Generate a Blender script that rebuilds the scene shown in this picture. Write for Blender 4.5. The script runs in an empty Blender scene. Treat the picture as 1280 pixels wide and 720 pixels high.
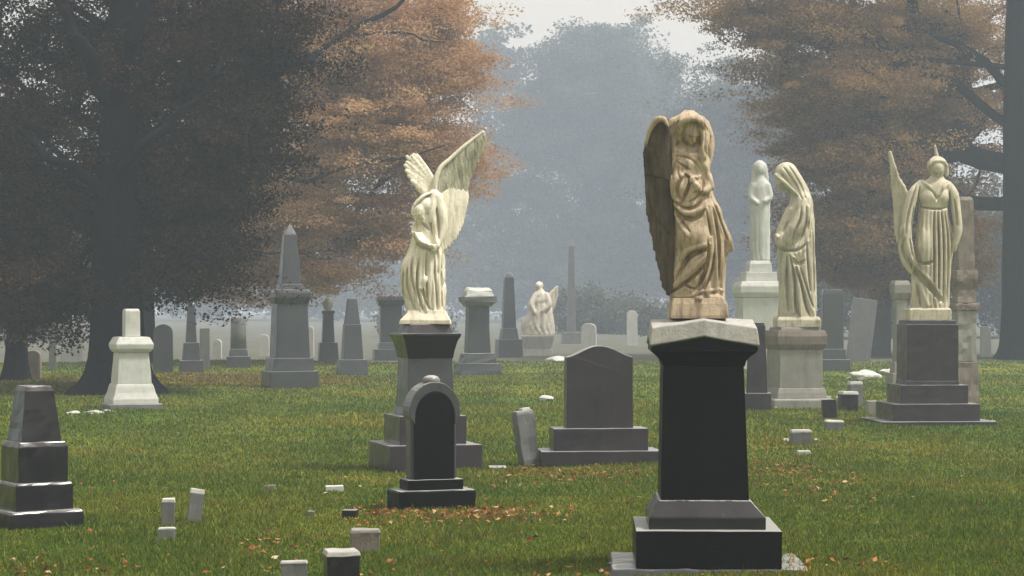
import bpy, bmesh, math, random
import numpy as np
from mathutils import Vector, Matrix, noise as mnoise

random.seed(7)
rng = np.random.default_rng(11)
SC = bpy.context.scene
COL = SC.collection
F = 2600.0; CX = 640.0; HOR = 385.0; CAMH = 1.7
def dist(gy): return CAMH * F / (gy - HOR)
def wx(px, d): return (px - CX) / F * d
def wz(py, d): return CAMH - (py - HOR) / F * d

# ------------------------------------------------------------------ materials
def nd(nt, typ, **kw):
    n = nt.nodes.new(typ)
    for k, v in kw.items():
        if k in n.inputs: n.inputs[k].default_value = v
        else: setattr(n, k, v)
    return n
def ramp(nt, fac, stops, interp='LINEAR'):
    r = nt.nodes.new('ShaderNodeValToRGB'); r.color_ramp.interpolation = interp
    e = r.color_ramp.elements
    while len(e) < len(stops): e.new(0.5)
    for i, (p, c) in enumerate(stops):
        e[i].position = p; e[i].color = (*c, 1) if len(c) == 3 else c
    nt.links.new(fac, r.inputs[0]); return r.outputs[0]
def mixc(nt, fac, a, b, mode='MIX'):
    m = nt.nodes.new('ShaderNodeMix'); m.data_type = 'RGBA'; m.blend_type = mode
    for s, v in ((0, fac), (6, a), (7, b)):
        if hasattr(v, 'is_linked') or isinstance(v, bpy.types.NodeSocket): nt.links.new(v, m.inputs[s])
        elif isinstance(v, (int, float)): m.inputs[s].default_value = v
        else: m.inputs[s].default_value = (*v, 1)
    return m.outputs[2]
def noise(nt, co, scale, detail=4, rough=.6, stretch=None):
    if stretch:
        mp = nt.nodes.new('ShaderNodeMapping'); mp.inputs['Scale'].default_value = stretch
        nt.links.new(co, mp.inputs[0]); co = mp.outputs[0]
    n = nt.nodes.new('ShaderNodeTexNoise'); n.inputs['Scale'].default_value = scale
    n.inputs['Detail'].default_value = detail; n.inputs['Roughness'].default_value = rough
    nt.links.new(co, n.inputs['Vector']); return n.outputs[0]
def newmat(name):
    m = bpy.data.materials.new(name); m.use_nodes = True
    nt = m.node_tree; b = nt.nodes['Principled BSDF']; return m, nt, b
def stone(name, base, alt, stain, rough=.6, streak=.6, speck=.0, bump=.4, scale=3., bscale=60., stainlo=.5, spec=.5, coat=0., toplight=0.):
    m, nt, b = newmat(name)
    co = nt.nodes.new('ShaderNodeTexCoord').outputs['Object']
    c = mixc(nt, ramp(nt, noise(nt, co, scale, 6, .65), [(.35, (0,0,0)), (.68, (1,1,1))]), base, alt)
    st = ramp(nt, noise(nt, co, scale*1.3, 6, .7, (3.0, 3.0, .45)), [(stainlo, (0,0,0)), (stainlo+.2, (streak,)*3)])
    c = mixc(nt, st, c, stain)
    st2 = ramp(nt, noise(nt, co, scale*5, 5, .75), [(.55, (0,0,0)), (.72, (streak*.7,)*3)])
    c = mixc(nt, st2, c, stain)
    if speck > 0:
        c = mixc(nt, ramp(nt, noise(nt, co, 260, 2, .5), [(.5, (0,0,0)), (.75, (speck,)*3)]), c, tuple(min(1, x*2.2+.04) for x in base))
    if toplight > 0:   # sky brightness on level tops, painted into the colour as broken pale grey
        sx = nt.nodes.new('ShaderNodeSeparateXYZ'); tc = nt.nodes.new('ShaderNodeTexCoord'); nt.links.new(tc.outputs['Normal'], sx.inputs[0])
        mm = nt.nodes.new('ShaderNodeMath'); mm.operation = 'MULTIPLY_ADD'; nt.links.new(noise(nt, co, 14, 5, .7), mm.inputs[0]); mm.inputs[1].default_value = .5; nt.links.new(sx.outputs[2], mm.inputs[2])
        c = mixc(nt, ramp(nt, mm.outputs[0], [(.0,(0,0,0)),(.95,(0,0,0)),(1.0,(toplight,)*3)]), c, (.36,.36,.35))
    nt.links.new(c, b.inputs['Base Color'])
    rr = ramp(nt, noise(nt, co, scale*2.2, 5, .7), [(.3, (max(.1, rough-.13),)*3), (.7, (min(1, rough+.13),)*3)])
    nt.links.new(rr, b.inputs['Roughness'])
    b.inputs['Specular IOR Level'].default_value = spec
    b.inputs['Coat Weight'].default_value = coat; b.inputs['Coat Roughness'].default_value = .16; b.inputs['Coat IOR'].default_value = 1.33
    bp = nt.nodes.new('ShaderNodeBump'); bp.inputs['Strength'].default_value = bump; bp.inputs['Distance'].default_value = .01
    nt.links.new(noise(nt, co, bscale, 6, .7), bp.inputs['Height']); nt.links.new(bp.outputs[0], b.inputs['Normal'])
    return m
M = {}
M['black'] = stone('black granite', (.0018,.0017,.0024), (.004,.0037,.005), (.009,.0088,.010), .45, .35, .20, .05, 2.2, 40, spec=.05, coat=.22, toplight=.8)
M['charcoal'] = stone('charcoal granite', (.007,.0065,.0095), (.013,.012,.015), (.024,.023,.024), .45, .4, .25, .06, 2.5, 40, spec=.2, coat=.7, toplight=.8)
M['purple'] = stone('dark purple grey granite', (.026,.021,.029), (.038,.032,.041), (.062,.057,.06), .45, .3, .2, .08, 2.2, 40, spec=.2, coat=.8, toplight=.8)
M['grey'] = stone('grey granite', (.10,.105,.11), (.15,.15,.15), (.05,.05,.05), .6, .5, .2, .2, 2.0, 40, coat=.5, toplight=.8)
M['bluegrey'] = stone('weathered blue grey granite', (.030,.035,.042), (.052,.057,.064), (.016,.018,.021), .55, .5, .2, .15, 1.2, 25, coat=.6, toplight=.6)
M['cap'] = stone('pale weathered cap stone', (.30,.295,.285), (.42,.41,.39), (.14,.14,.135), .7, .55, .1, .5, 5, 45)
M['olive'] = stone('olive grey sandstone', (.20,.195,.175), (.27,.26,.235), (.10,.10,.09), .75, .5, .1, .3, 2.0, 40)
M['white'] = stone('white weathered marble', (.40,.41,.385), (.52,.52,.49), (.27,.28,.26), .65, .5, .0, .3, 2.0, 35)
M['marble'] = stone('ivory marble', (.62,.58,.46), (.76,.72,.59), (.26,.22,.14), .55, .7, .0, .3, 4.0, 40)
M['ivory'] = stone('warm ivory stone', (.42,.385,.29), (.56,.52,.40), (.15,.125,.085), .6, .75, .0, .35, 3.0, 40)
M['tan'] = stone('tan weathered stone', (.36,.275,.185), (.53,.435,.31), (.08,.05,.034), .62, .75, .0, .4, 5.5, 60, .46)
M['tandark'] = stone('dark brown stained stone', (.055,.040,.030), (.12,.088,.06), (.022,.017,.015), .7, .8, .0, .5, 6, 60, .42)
M['tanlight'] = stone('pale washed stone', (.60,.56,.47), (.70,.66,.57), (.3,.26,.18), .6, .5, .0, .35, 8, 60)
M['palefar'] = stone('pale lichen stone', (.42,.43,.40), (.55,.55,.52), (.25,.25,.23), .7, .4, .0, .2, 1.5, 20)
M['wingdark'] = stone('lichen stained feather stone', (.30,.29,.21), (.60,.57,.44), (.10,.105,.06), .7, .8, .0, .5, 4.5, 50, .43)
M['rust'] = stone('rough brown stone', (.16,.135,.11), (.22,.19,.16), (.08,.06,.05), .85, .6, .0, .6, 4, 50)

def barkmat(name, a, b_):
    m, nt, b = newmat(name)
    co = nt.nodes.new('ShaderNodeTexCoord').outputs['Object']
    n = noise(nt, co, 5, 6, .7, (1,1,.22))
    nt.links.new(ramp(nt, n, [(.35, a), (.7, b_)]), b.inputs['Base Color'])
    b.inputs['Roughness'].default_value = .95; b.inputs['Specular IOR Level'].default_value = .08
    bp = nt.nodes.new('ShaderNodeBump'); bp.inputs['Strength'].default_value = .9; bp.inputs['Distance'].default_value = .06
    nt.links.new(noise(nt, co, 7, 6, .75, (1,1,.2)), bp.inputs['Height']); nt.links.new(bp.outputs[0], b.inputs['Normal'])
    return m
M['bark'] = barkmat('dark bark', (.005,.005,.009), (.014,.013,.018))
M['bark2'] = barkmat('grey brown bark', (.018,.017,.017), (.045,.04,.038))
def leafmat(name, stops, trans=.35):
    m, nt, b = newmat(name)
    at = nt.nodes.new('ShaderNodeAttribute'); at.attribute_name = 'tint'
    c = ramp(nt, at.outputs['Fac'], stops)
    nt.links.new(c, b.inputs['Base Color']); b.inputs['Roughness'].default_value = .7
    b.inputs['Specular IOR Level'].default_value = .06
    t = nt.nodes.new('ShaderNodeBsdfTranslucent'); nt.links.new(c, t.inputs[0])
    mx = nt.nodes.new('ShaderNodeMixShader'); mx.inputs[0].default_value = trans
    nt.links.new(b.outputs[0], mx.inputs[1]); nt.links.new(t.outputs[0], mx.inputs[2])
    nt.links.new(mx.outputs[0], nt.nodes['Material Output'].inputs[0]); return m
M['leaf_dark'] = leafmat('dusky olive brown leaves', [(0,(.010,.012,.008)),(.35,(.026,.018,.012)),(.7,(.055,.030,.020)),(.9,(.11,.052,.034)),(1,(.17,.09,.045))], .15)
M['leaf_orange'] = leafmat('rust orange leaves', [(0,(.31,.175,.095)),(.35,(.48,.29,.165)),(.65,(.58,.38,.215)),(.85,(.60,.44,.19)),(1,(.72,.54,.33))], .5)
M['leaf_brown'] = leafmat('copper brown leaves', [(0,(.12,.070,.034)),(.35,(.235,.145,.062)),(.65,(.33,.21,.085)),(.85,(.37,.245,.085)),(1,(.45,.31,.14))], .45)
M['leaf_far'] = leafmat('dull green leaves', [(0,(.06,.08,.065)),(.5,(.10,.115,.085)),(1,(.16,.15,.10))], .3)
M['leaf_litter'] = leafmat('fallen leaves', [(0,(.10,.04,.025)),(.4,(.22,.08,.035)),(.75,(.34,.13,.05)),(.93,(.42,.26,.10)),(1,(.5,.42,.3))], .1)

def grass_color(nt, co, extra=None):
    n1 = noise(nt, co, .22, 4, .6)
    n2 = noise(nt, co, 1.3, 5, .7, (1,1.6,1))
    n3 = noise(nt, co, 9, 4, .7)
    c = ramp(nt, n1, [(.34,(.075,.130,.011)),(.5,(.115,.160,.015)),(.66,(.185,.190,.022))])
    c = mixc(nt, ramp(nt, n2, [(.5,(0,0,0)),(.75,(.65,)*3)]), c, (.22,.165,.045))
    c = mixc(nt, ramp(nt, n3, [(.35,(.45,)*3),(.6,(0,0,0))]), c, (.040,.080,.016))
    return c
def make_ground_mat():
    m, nt, b = newmat('lawn')
    co = nt.nodes.new('ShaderNodeTexCoord').outputs['Object']
    c = grass_color(nt, co)
    # leaf litter strips under the trees: a real change of ground cover
    at = nt.nodes.new('ShaderNodeAttribute'); at.attribute_name = 'litter'
    n = noise(nt, co, 2.0, 6, .75)
    add = nt.nodes.new('ShaderNodeMath'); add.operation = 'MULTIPLY_ADD'; nt.links.new(n, add.inputs[0]); add.inputs[1].default_value = .9
    nt.links.new(at.outputs['Fac'], add.inputs[2])
    lit = ramp(nt, add.outputs[0], [(.78,(0,0,0)),(1.0,(1,1,1))])
    lc = ramp(nt, noise(nt, co, 14, 5, .8), [(.3,(.06,.035,.025)),(.55,(.13,.065,.04)),(.75,(.22,.11,.055))])
    c = mixc(nt, lit, c, lc)
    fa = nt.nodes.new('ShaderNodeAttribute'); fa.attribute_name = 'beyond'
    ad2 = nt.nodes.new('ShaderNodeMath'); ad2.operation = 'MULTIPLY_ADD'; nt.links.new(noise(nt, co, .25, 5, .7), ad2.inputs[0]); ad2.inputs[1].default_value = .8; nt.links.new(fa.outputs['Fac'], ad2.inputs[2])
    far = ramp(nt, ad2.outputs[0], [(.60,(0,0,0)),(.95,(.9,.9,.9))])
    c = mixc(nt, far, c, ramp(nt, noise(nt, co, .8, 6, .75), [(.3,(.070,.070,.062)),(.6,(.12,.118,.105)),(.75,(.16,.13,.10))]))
    nt.links.new(c, b.inputs['Base Color']); b.inputs['Roughness'].default_value = .95; b.inputs['Specular IOR Level'].default_value = .1
    bp = nt.nodes.new('ShaderNodeBump'); bp.inputs['Strength'].default_value = .8; bp.inputs['Distance'].default_value = .05
    nt.links.new(noise(nt, co, 12, 6, .8), bp.inputs['Height']); nt.links.new(bp.outputs[0], b.inputs['Normal'])
    return m
def make_blade_mat():
    m, nt, b = newmat('grass blades')
    co = nt.nodes.new('ShaderNodeTexCoord').outputs['Object']
    c = grass_color(nt, co)
    at = nt.nodes.new('ShaderNodeAttribute'); at.attribute_name = 'tint'
    v = ramp(nt, at.outputs['Fac'], [(0,(.5,.6,.45)),(.5,(1.0,1.0,.9)),(.85,(1.5,1.35,.95)),(1,(2.4,1.7,1.1))])
    c = mixc(nt, 1.0, c, v, 'MULTIPLY')
    nt.links.new(c, b.inputs['Base Color']); b.inputs['Roughness'].default_value = .6; b.inputs['Specular IOR Level'].default_value = .25
    t = nt.nodes.new('ShaderNodeBsdfTranslucent'); nt.links.new(c, t.inputs[0])
    mx = nt.nodes.new('ShaderNodeMixShader'); mx.inputs[0].default_value = .3
    nt.links.new(b.outputs[0], mx.inputs[1]); nt.links.new(t.outputs[0], mx.inputs[2])
    nt.links.new(mx.outputs[0], nt.nodes['Material Output'].inputs[0]); return m
M['ground'] = make_ground_mat(); M['blade'] = make_blade_mat()

# ------------------------------------------------------------------ object helpers
def tag(o, label=None, cat=None, group=None, kind=None):
    for k, v in (('label', label), ('category', cat), ('group', group), ('kind', kind)):
        if v: o[k] = v
    return o
def empty(name, loc, rz=0, label=None, cat=None, group=None):
    o = bpy.data.objects.new(name, None); COL.objects.link(o)
    o.location = loc; o.rotation_euler = (0, 0, rz); o.empty_display_size = .2
    return tag(o, label, cat, group)
def link(name, me, mat, parent=None):
    o = bpy.data.objects.new(name, me); COL.objects.link(o)
    me.name = name
    if mat: me.materials.append(mat)
    if parent: o.parent = parent
    return o
def np_mesh(V, Fc, smooth=True):
    """V (n,3); Fc (m,k) constant k"""
    me = bpy.data.meshes.new('mesh'); V = np.asarray(V, np.float32); Fc = np.asarray(Fc, np.int32)
    me.vertices.add(len(V)); me.vertices.foreach_set('co', V.ravel())
    k = Fc.shape[1]; me.loops.add(Fc.size); me.loops.foreach_set('vertex_index', Fc.ravel())
    me.polygons.add(len(Fc)); me.polygons.foreach_set('loop_start', np.arange(0, Fc.size, k, dtype=np.int32))
    me.polygons.foreach_set('loop_total', np.full(len(Fc), k, np.int32))
    me.update(calc_edges=True); me.validate()
    me.polygons.foreach_set('use_smooth', np.full(len(me.polygons), smooth))
    return me
def face_attr(me, name, vals):
    a = me.attributes.new(name, 'FLOAT', 'FACE'); a.data.foreach_set('value', np.asarray(vals, np.float32))

def rough_up(bm, amt, sc=9.0, seed=0):
    for v in bm.verts:
        n = mnoise.noise_vector(v.co * sc + Vector((seed*3.1, seed*1.7, 0)))
        n2 = mnoise.noise_vector(v.co * sc * 4 + Vector((seed, 0, 5)))
        v.co += n * amt + n2 * amt * .4
def finish(bm, name, mat, parent, bev=.01, rough=0., cuts=0, seed=0, smooth=False, bseg=2):
    bmesh.ops.recalc_face_normals(bm, faces=bm.faces)
    if bev > 0:
        es = [e for e in bm.edges if len(e.link_faces) == 2 and e.calc_face_angle(0) > .35]
        bmesh.ops.bevel(bm, geom=es, offset=bev, segments=bseg, affect='EDGES', profile=.6, clamp_overlap=True)
    if cuts:
        for _ in range(cuts):
            es = [e for e in bm.edges if e.calc_length() > .09]
            if es: bmesh.ops.subdivide_edges(bm, edges=es, cuts=1, use_grid_fill=True)
    if rough: rough_up(bm, rough, seed=seed)
    me = bpy.data.meshes.new(name); bm.to_mesh(me); bm.free()
    if smooth: me.polygons.foreach_set('use_smooth', np.ones(len(me.polygons), bool))
    return link(name, me, mat, parent)
def frustum_rings(rings, bm=None):
    """rings: (z, hx, hy[, ox, oy]) -> closed stack of rectangles"""
    bm = bm or bmesh.new(); prev = None
    for r in rings:
        z, hx, hy = r[:3]; ox, oy = (r[3], r[4]) if len(r) > 3 else (0, 0)
        vs = [bm.verts.new((ox + sx*hx, oy + sy*hy, z)) for sx, sy in ((-1,-1),(1,-1),(1,1),(-1,1))]
        if prev:
            for i in range(4): bm.faces.new((prev[i], prev[(i+1)%4], vs[(i+1)%4], vs[i]))
        else: bm.faces.new(vs[::-1])
        prev = vs
    bm.faces.new(prev); return bm
def round_rings(rings, n=24, bm=None):
    bm = bm or bmesh.new(); prev = None
    for z, r in rings:
        vs = [bm.verts.new((math.cos(2*math.pi*i/n)*r, math.sin(2*math.pi*i/n)*r, z)) for i in range(n)]
        if prev:
            for i in range(n): bm.faces.new((prev[i], prev[(i+1)%n], vs[(i+1)%n], vs[i]))
        else: bm.faces.new(vs[::-1])
        prev = vs
    bm.faces.new(prev); return bm
def prism(outline, y0, y1, bm=None):
    """outline of (x,z), extruded in y"""
    bm = bm or bmesh.new()
    a = [bm.verts.new((x, y0, z)) for x, z in outline]; b = [bm.verts.new((x, y1, z)) for x, z in outline]
    n = len(a); bm.faces.new(a); bm.faces.new(b[::-1])
    for i in range(n): bm.faces.new((a[i], b[i], b[(i+1)%n], a[(i+1)%n]))
    return bm

SEED = [0]
def monument(name, label, cat, px, gy, rot, tiers, group=None, d=None, bev=None, depth=None, rough=None):
    """tiers: (part, mat, [(y_px, halfwidth_px), ...], depth_ratio[, kind]) traced in photo pixels, bottom to top.
    Half widths are apparent; they are divided by (cos+ratio*sin)."""
    dd = d or dist(gy); s = dd / F
    maxhw = max(h for t in tiers for _, h in t[2]) * s * (depth if depth else max(t[3] for t in tiers))
    r = math.radians(rot)
    root = empty(name, (wx(px, dd + maxhw), dd + maxhw, 0), r, label, cat, group)
    s2 = (dd + maxhw) / F
    bv = bev if bev is not None else min(.02, max(.006, 1.0 * s2))
    zlast = None
    for t in tiers:
        part, mat, prof, dr = t[:4]; kind = t[4] if len(t) > 4 else 'box'
        SEED[0] += 1
        k = math.cos(r) + dr * abs(math.sin(r))
        ringz = []
        for i, (py, hw) in enumerate(prof):
            z = CAMH - (py - HOR) * s2
            if i == 0 and z < .12: z = -.12
            if i == 0 and zlast is not None: z = min(z, zlast); 
            ringz.append((z, hw * s2 / k))
        if zlast is not None: ringz[0] = (zlast - .002, ringz[0][1])
        zlast = ringz[-1][0]
        if kind == 'box': bm = frustum_rings([(z, h, h*dr) for z, h in ringz])
        elif kind == 'round': bm = round_rings([(z, h*k) for z, h in ringz])
        elif kind == 'arch':
            (z0, h0), (z1, h1) = ringz[0], ringz[-1]; zs = ringz[1][0]
            n = 14; out = [(-h0, z0), (h0, z0)]
            for i in range(n+1):
                a = math.pi * i / n
                out.append((h1*math.cos(a), zs + (z1-zs)*math.sin(a)**.8 if 0 < i < n else zs))
            bm = prism(out, -h0*dr, h0*dr)
        finish(bm, part, M[mat], root, bv if kind != 'round' else 0, rough=(rough if rough is not None else .0035) * (1 if dd < 40 else 1.6), cuts=3 if dd < 40 else 1, seed=SEED[0], smooth=(kind == 'round'))
    return root

# ------------------------------------------------------------------ implicit sculpting
def vnoise(P, seed=0):
    """cheap smooth pseudo noise from sines, P tuple of arrays"""
    x, y, z = P; s = seed*1.37
    return (np.sin(x*1.7+s+1.3*np.sin(y*1.1+s)) + np.sin(y*1.9+2.1*s+1.1*np.sin(z*1.3+s)) + np.sin(z*1.6+.7*s+1.2*np.sin(x*1.2)))/3
class Sculpt:
    def __init__(self, lo, hi, v):
        self.lo = np.array(lo, np.float32); self.v = v
        self.n = np.ceil((np.array(hi) - self.lo) / v).astype(int) + 1
        self.ax = [self.lo[i] + np.arange(self.n[i], dtype=np.float32) * v for i in range(3)]
        self.f = np.full(self.n, 50., np.float32)
    def region(self, lo, hi, m):
        sl = []
        for i in range(3):
            a = int(max(0, math.floor((lo[i]-m-self.lo[i])/self.v))); b = int(min(self.n[i], math.ceil((hi[i]+m-self.lo[i])/self.v)+1))
            if b <= a: return None, None
            sl.append(slice(a, b))
        X, Y, Z = np.meshgrid(self.ax[0][sl[0]], self.ax[1][sl[1]], self.ax[2][sl[2]], indexing='ij')
        return tuple(sl), (X, Y, Z)
    def merge(self, sl, g, k, op):
        f = self.f[sl]
        if op == 'add':
            if k > 0:
                h = np.clip(.5 + .5*(f-g)/k, 0, 1); self.f[sl] = f + (g-f)*h - k*h*(1-h)
            else: self.f[sl] = np.minimum(f, g)
        else:
            if k > 0:
                h = np.clip(.5 - .5*(f+g)/k, 0, 1); self.f[sl] = f + (-g-f)*h + k*h*(1-h)
            else: self.f[sl] = np.maximum(f, -g)
    def ell(self, c, r, k=2., op='add', rot=None, disp=None):
        c = np.array(c, float); R = max(r)
        sl, P = self.region(c-R, c+R, k+6)
        if sl is None: return
        q = [P[i]-c[i] for i in range(3)]
        if rot is not None:
            m = np.array(rot.transposed()); q = [m[i][0]*q[0]+m[i][1]*q[1]+m[i][2]*q[2] for i in range(3)]
        l = np.sqrt((q[0]/r[0])**2+(q[1]/r[1])**2+(q[2]/r[2])**2)
        l2 = np.sqrt((q[0]/r[0]**2)**2+(q[1]/r[1]**2)**2+(q[2]/r[2]**2)**2)
        g = l*(l-1)/np.maximum(l2, 1e-4)
        if disp is not None: g = g - disp(P)
        self.merge(sl, g, k, op)
    def cap(self, a, b, ra, rb, k=2., op='add', flat=None, fl=1., disp=None, mg=None):
        """tapered capsule; flat = unit normal along which the section is thinned by factor fl"""
        a = np.array(a, float); b = np.array(b, float); R = max(ra, rb)
        sl, P = self.region(np.minimum(a,b)-R, np.maximum(a,b)+R, mg or k+4)
        if sl is None: return
        ab = b-a; L2 = float(ab@ab)+1e-9
        q = [P[i]-a[i] for i in range(3)]
        t = np.clip((q[0]*ab[0]+q[1]*ab[1]+q[2]*ab[2])/L2, 0, 1)
        w = [q[i]-t*ab[i] for i in range(3)]
        if flat is not None:
            dn = w[0]*flat[0]+w[1]*flat[1]+w[2]*flat[2]
            w = [w[i]+dn*flat[i]*(fl-1) for i in range(3)]
        r = ra+(rb-ra)*t
        l = np.sqrt(w[0]**2+w[1]**2+w[2]**2)
        g = l-r
        if flat is not None: g = g/ (1+(fl-1)*np.clip(np.abs(dn)*fl/np.maximum(l,1e-4),0,1))
        if disp is not None: g = g - disp(P)
        self.merge(sl, g, k, op)
    def tube(self, pts, rs, k=1.5, op='add', **kw):
        if not hasattr(rs, '__len__'): rs = [rs]*len(pts)
        # subdivide with catmull-rom
        P = [np.array(p, float) for p in pts]; Q = []; R = []
        for i in range(len(P)-1):
            p0 = P[max(0,i-1)]; p1 = P[i]; p2 = P[i+1]; p3 = P[min(len(P)-1,i+2)]
            for j in range(4):
                t = j/4; Q.append(.5*((2*p1)+(-p0+p2)*t+(2*p0-5*p1+4*p2-p3)*t*t+(-p0+3*p1-3*p2+p3)*t**3)); R.append(rs[i]+(rs[i+1]-rs[i])*t)
        Q.append(P[-1]); R.append(rs[-1])
        self.chain(Q, R, k, op, **kw)
    def chain(self, Q, R, k, op='add', flat=None, fl=1.):
        Q = [np.array(q, float) for q in Q]; A = np.array(Q); Rm = max(R)
        sl, _P = self.region(A.min(0)-Rm, A.max(0)+Rm, k+4)
        if sl is None: return
        keep = self.f; base = [x.start for x in sl]
        G = np.full(keep[sl].shape, 50., np.float32); old = (self.f, self.lo, self.n, self.ax)
        self.f = G; self.lo = np.array([self.ax[i][base[i]] for i in range(3)], np.float32); self.n = np.array(G.shape); self.ax = [self.ax[i][sl[i]] for i in range(3)]
        for i in range(len(Q)-1):
            fn = flat[i] if isinstance(flat, list) else flat
            self.cap(Q[i], Q[i+1], R[i], R[i+1], 0, 'add', flat=fn, fl=fl, mg=k+4)
        self.f, self.lo, self.n, self.ax = old
        self.merge(sl, G, k, op)
    def loft(self, keys, disp=None, k=2., zpad=3):
        K = np.array(sorted(keys), float); zmin, zmax = K[0,0], K[-1,0]
        lo = (min(K[:,1]-K[:,3]), min(K[:,2]-K[:,4]), zmin); hi = (max(K[:,1]+K[:,3]), max(K[:,2]+K[:,4]), zmax)
        sl, P = self.region(lo, hi, k+9); X, Y, Z = P
        zz = self.ax[2][sl[2]]
        # smooth interpolation
        zs = np.linspace(zmin, zmax, 200); cols = []
        ker = np.hanning(15); ker /= ker.sum()
        for j in range(1, 5):
            v = np.interp(zs, K[:,0], K[:,j]); v = np.convolve(np.pad(v, 7, mode='edge'), ker, 'valid'); cols.append(np.interp(zz, zs, v).astype(np.float32)[None,None,:])
        cx, cy, rx, ry = cols
        ex = (X-cx)/rx; ey = (Y-cy)/ry; l = np.sqrt(ex*ex+ey*ey)
        g = (l-1)*np.minimum(rx, ry)
        if disp is not None: g = g - disp(X, Y, Z, np.arctan2(ey, ex))*np.clip(l*1.5, 0, 1)
        g = np.maximum(g, np.maximum(zmin-Z, Z-zmax)*.9)
        self.merge(sl, g, k, 'add')
    def front(self, x, z):
        i = int(round((x-self.lo[0])/self.v)); k = int(round((z-self.lo[2])/self.v))
        i = min(max(i, 0), self.n[0]-1); k = min(max(k, 0), self.n[2]-1)
        c = self.f[i, :, k] < 0
        if not c.any(): return None
        j = int(np.argmax(c)); j = max(j, 1); fa, fb = float(self.f[i,j-1,k]), float(self.f[i,j,k])
        return self.lo[1]+self.v*(j-1+(fa/(fa-fb) if fa > 0 > fb and fa < 20 else 1))
    def onfront(self, pts, n=5):
        P = [np.array(p, float) for p in pts]; Q = []
        for i in range(len(P)-1):
            p0 = P[max(0,i-1)]; p1 = P[i]; p2 = P[i+1]; p3 = P[min(len(P)-1,i+2)]
            for j in range(n):
                t = j/n; Q.append(.5*((2*p1)+(-p0+p2)*t+(2*p0-5*p1+4*p2-p3)*t*t+(-p0+3*p1-3*p2+p3)*t**3))
        Q.append(P[-1]); ys = [self.front(q[0], q[1]) for q in Q]
        good = [y for y in ys if y is not None]
        if not good: return [], []
        last = next(y for y in ys if y is not None)
        for i in range(len(ys)):
            if ys[i] is None: ys[i] = last
            last = ys[i]
        ys = np.array(ys, float)
        if len(ys) > 4:
            for _ in range(4): ys = np.convolve(np.pad(ys, 1, mode='edge'), [.25,.5,.25], 'valid')
        return Q, ys
    def ridge(self, pts, r, sink=.35, k=2.2):
        Q, ys = self.onfront(pts); n = len(Q)
        rr = (lambda t: r*(1-.35*abs(2*t-1)**3)) if not hasattr(r, '__len__') else (lambda t: float(np.interp(t, np.linspace(0,1,len(r)), r)))
        if n < 2: return
        R = [rr(i/(n-1)) for i in range(n)]
        self.chain([(Q[i][0], ys[i]+R[i]*sink, Q[i][1]) for i in range(n)], R, k)
    def crease(self, pts, w, depth=None, k=1.2):
        depth = (depth or w*2.2)*1.75; w = w*1.35; Q, ys = self.onfront(pts); n = len(Q)
        if n < 2: return
        N = []; R = [depth*(.25+.75*math.sin(math.pi*min(1, max(0, i/(n-1))))**.5) for i in range(n)]
        for i in range(n-1):
            t = Vector((Q[i+1][0]-Q[i][0], 0, Q[i+1][1]-Q[i][1])); N.append(tuple(Vector((t.z, 0, -t.x)).normalized()) if t.length > 1e-5 else (1,0,0))
        self.chain([(Q[i][0], ys[i]-.2*depth, Q[i][1]) for i in range(n)], R, k, 'sub', flat=N, fl=depth/w)
    def mesh(self, scale):
        f = self.f; s = f < 0
        nx, ny, nz = f.shape
        # surface nets
        c = np.zeros((nx-1, ny-1, nz-1), np.uint8)
        for i in (0,1):
            for j in (0,1):
                for k in (0,1): c += s[i:nx-1+i, j:ny-1+j, k:nz-1+k]
        act = (c > 0) & (c < 8)
        idx = np.full(act.shape, -1, np.int64); I = np.argwhere(act); idx[act] = np.arange(len(I))
        pos = np.zeros((len(I), 3), np.float64); cnt = np.zeros(len(I))
        for ax in range(3):
            for o1 in (0,1):
                for o2 in (0,1):
                    o = [0,0,0]; oth = [a for a in range(3) if a != ax]; o[oth[0]] = o1; o[oth[1]] = o2
                    A = I + np.array(o); e = np.zeros(3, int); e[ax] = 1; B = A + e
                    fa = f[A[:,0],A[:,1],A[:,2]]; fb = f[B[:,0],B[:,1],B[:,2]]
                    m = (fa < 0) != (fb < 0)
                    t = np.where(m, fa/np.where(m, fa-fb, 1), 0)
                    p = A + t[:,None]*e; pos[m] += p[m]; cnt[m] += 1
        pos /= cnt[:,None]
        V = (self.lo + pos*self.v)*scale
        quads = []
        for ax in range(3):
            oth = [a for a in range(3) if a != ax]
            a_ = [slice(None)]*3; b_ = [slice(None)]*3; a_[ax] = slice(0,-1); b_[ax] = slice(1,None)
            S = s[tuple(a_)]; T = s[tuple(b_)]
            E = np.argwhere(S != T)
            ok = (E[:,oth[0]]>0)&(E[:,oth[1]]>0)&(E[:,oth[0]]<f.shape[oth[0]]-1)&(E[:,oth[1]]<f.shape[oth[1]]-1); E = E[ok]
            q = []
            for o1, o2 in ((0,0),(-1,0),(-1,-1),(0,-1)):
                D = E.copy(); D[:,oth[0]] += o1; D[:,oth[1]] += o2; q.append(idx[D[:,0],D[:,1],D[:,2]])
            q = np.stack(q, 1); inside = S[E[:,0],E[:,1],E[:,2]]
            flip = inside if ax == 1 else ~inside
            q[flip] = q[flip][:, ::-1]; quads.append(q)
        Q = np.concatenate(quads); Q = Q[(Q>=0).all(1)]
        # light smoothing
        nV = len(V); src = Q.ravel(); dst = np.roll(Q, -1, 1).ravel()
        n = np.maximum(np.bincount(src, minlength=nV)+np.bincount(dst, minlength=nV), 1)
        for lam in (.55, -.50, .55, -.50, .55, -.50, .45):
            acc = np.zeros_like(V)
            for a, b in ((src,dst),(dst,src)):
                for j in range(3): acc[:,j] += np.bincount(a, V[b,j], nV)
            V = V + lam*(acc/n[:,None]-V)
        return np_mesh(V, Q)
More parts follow.
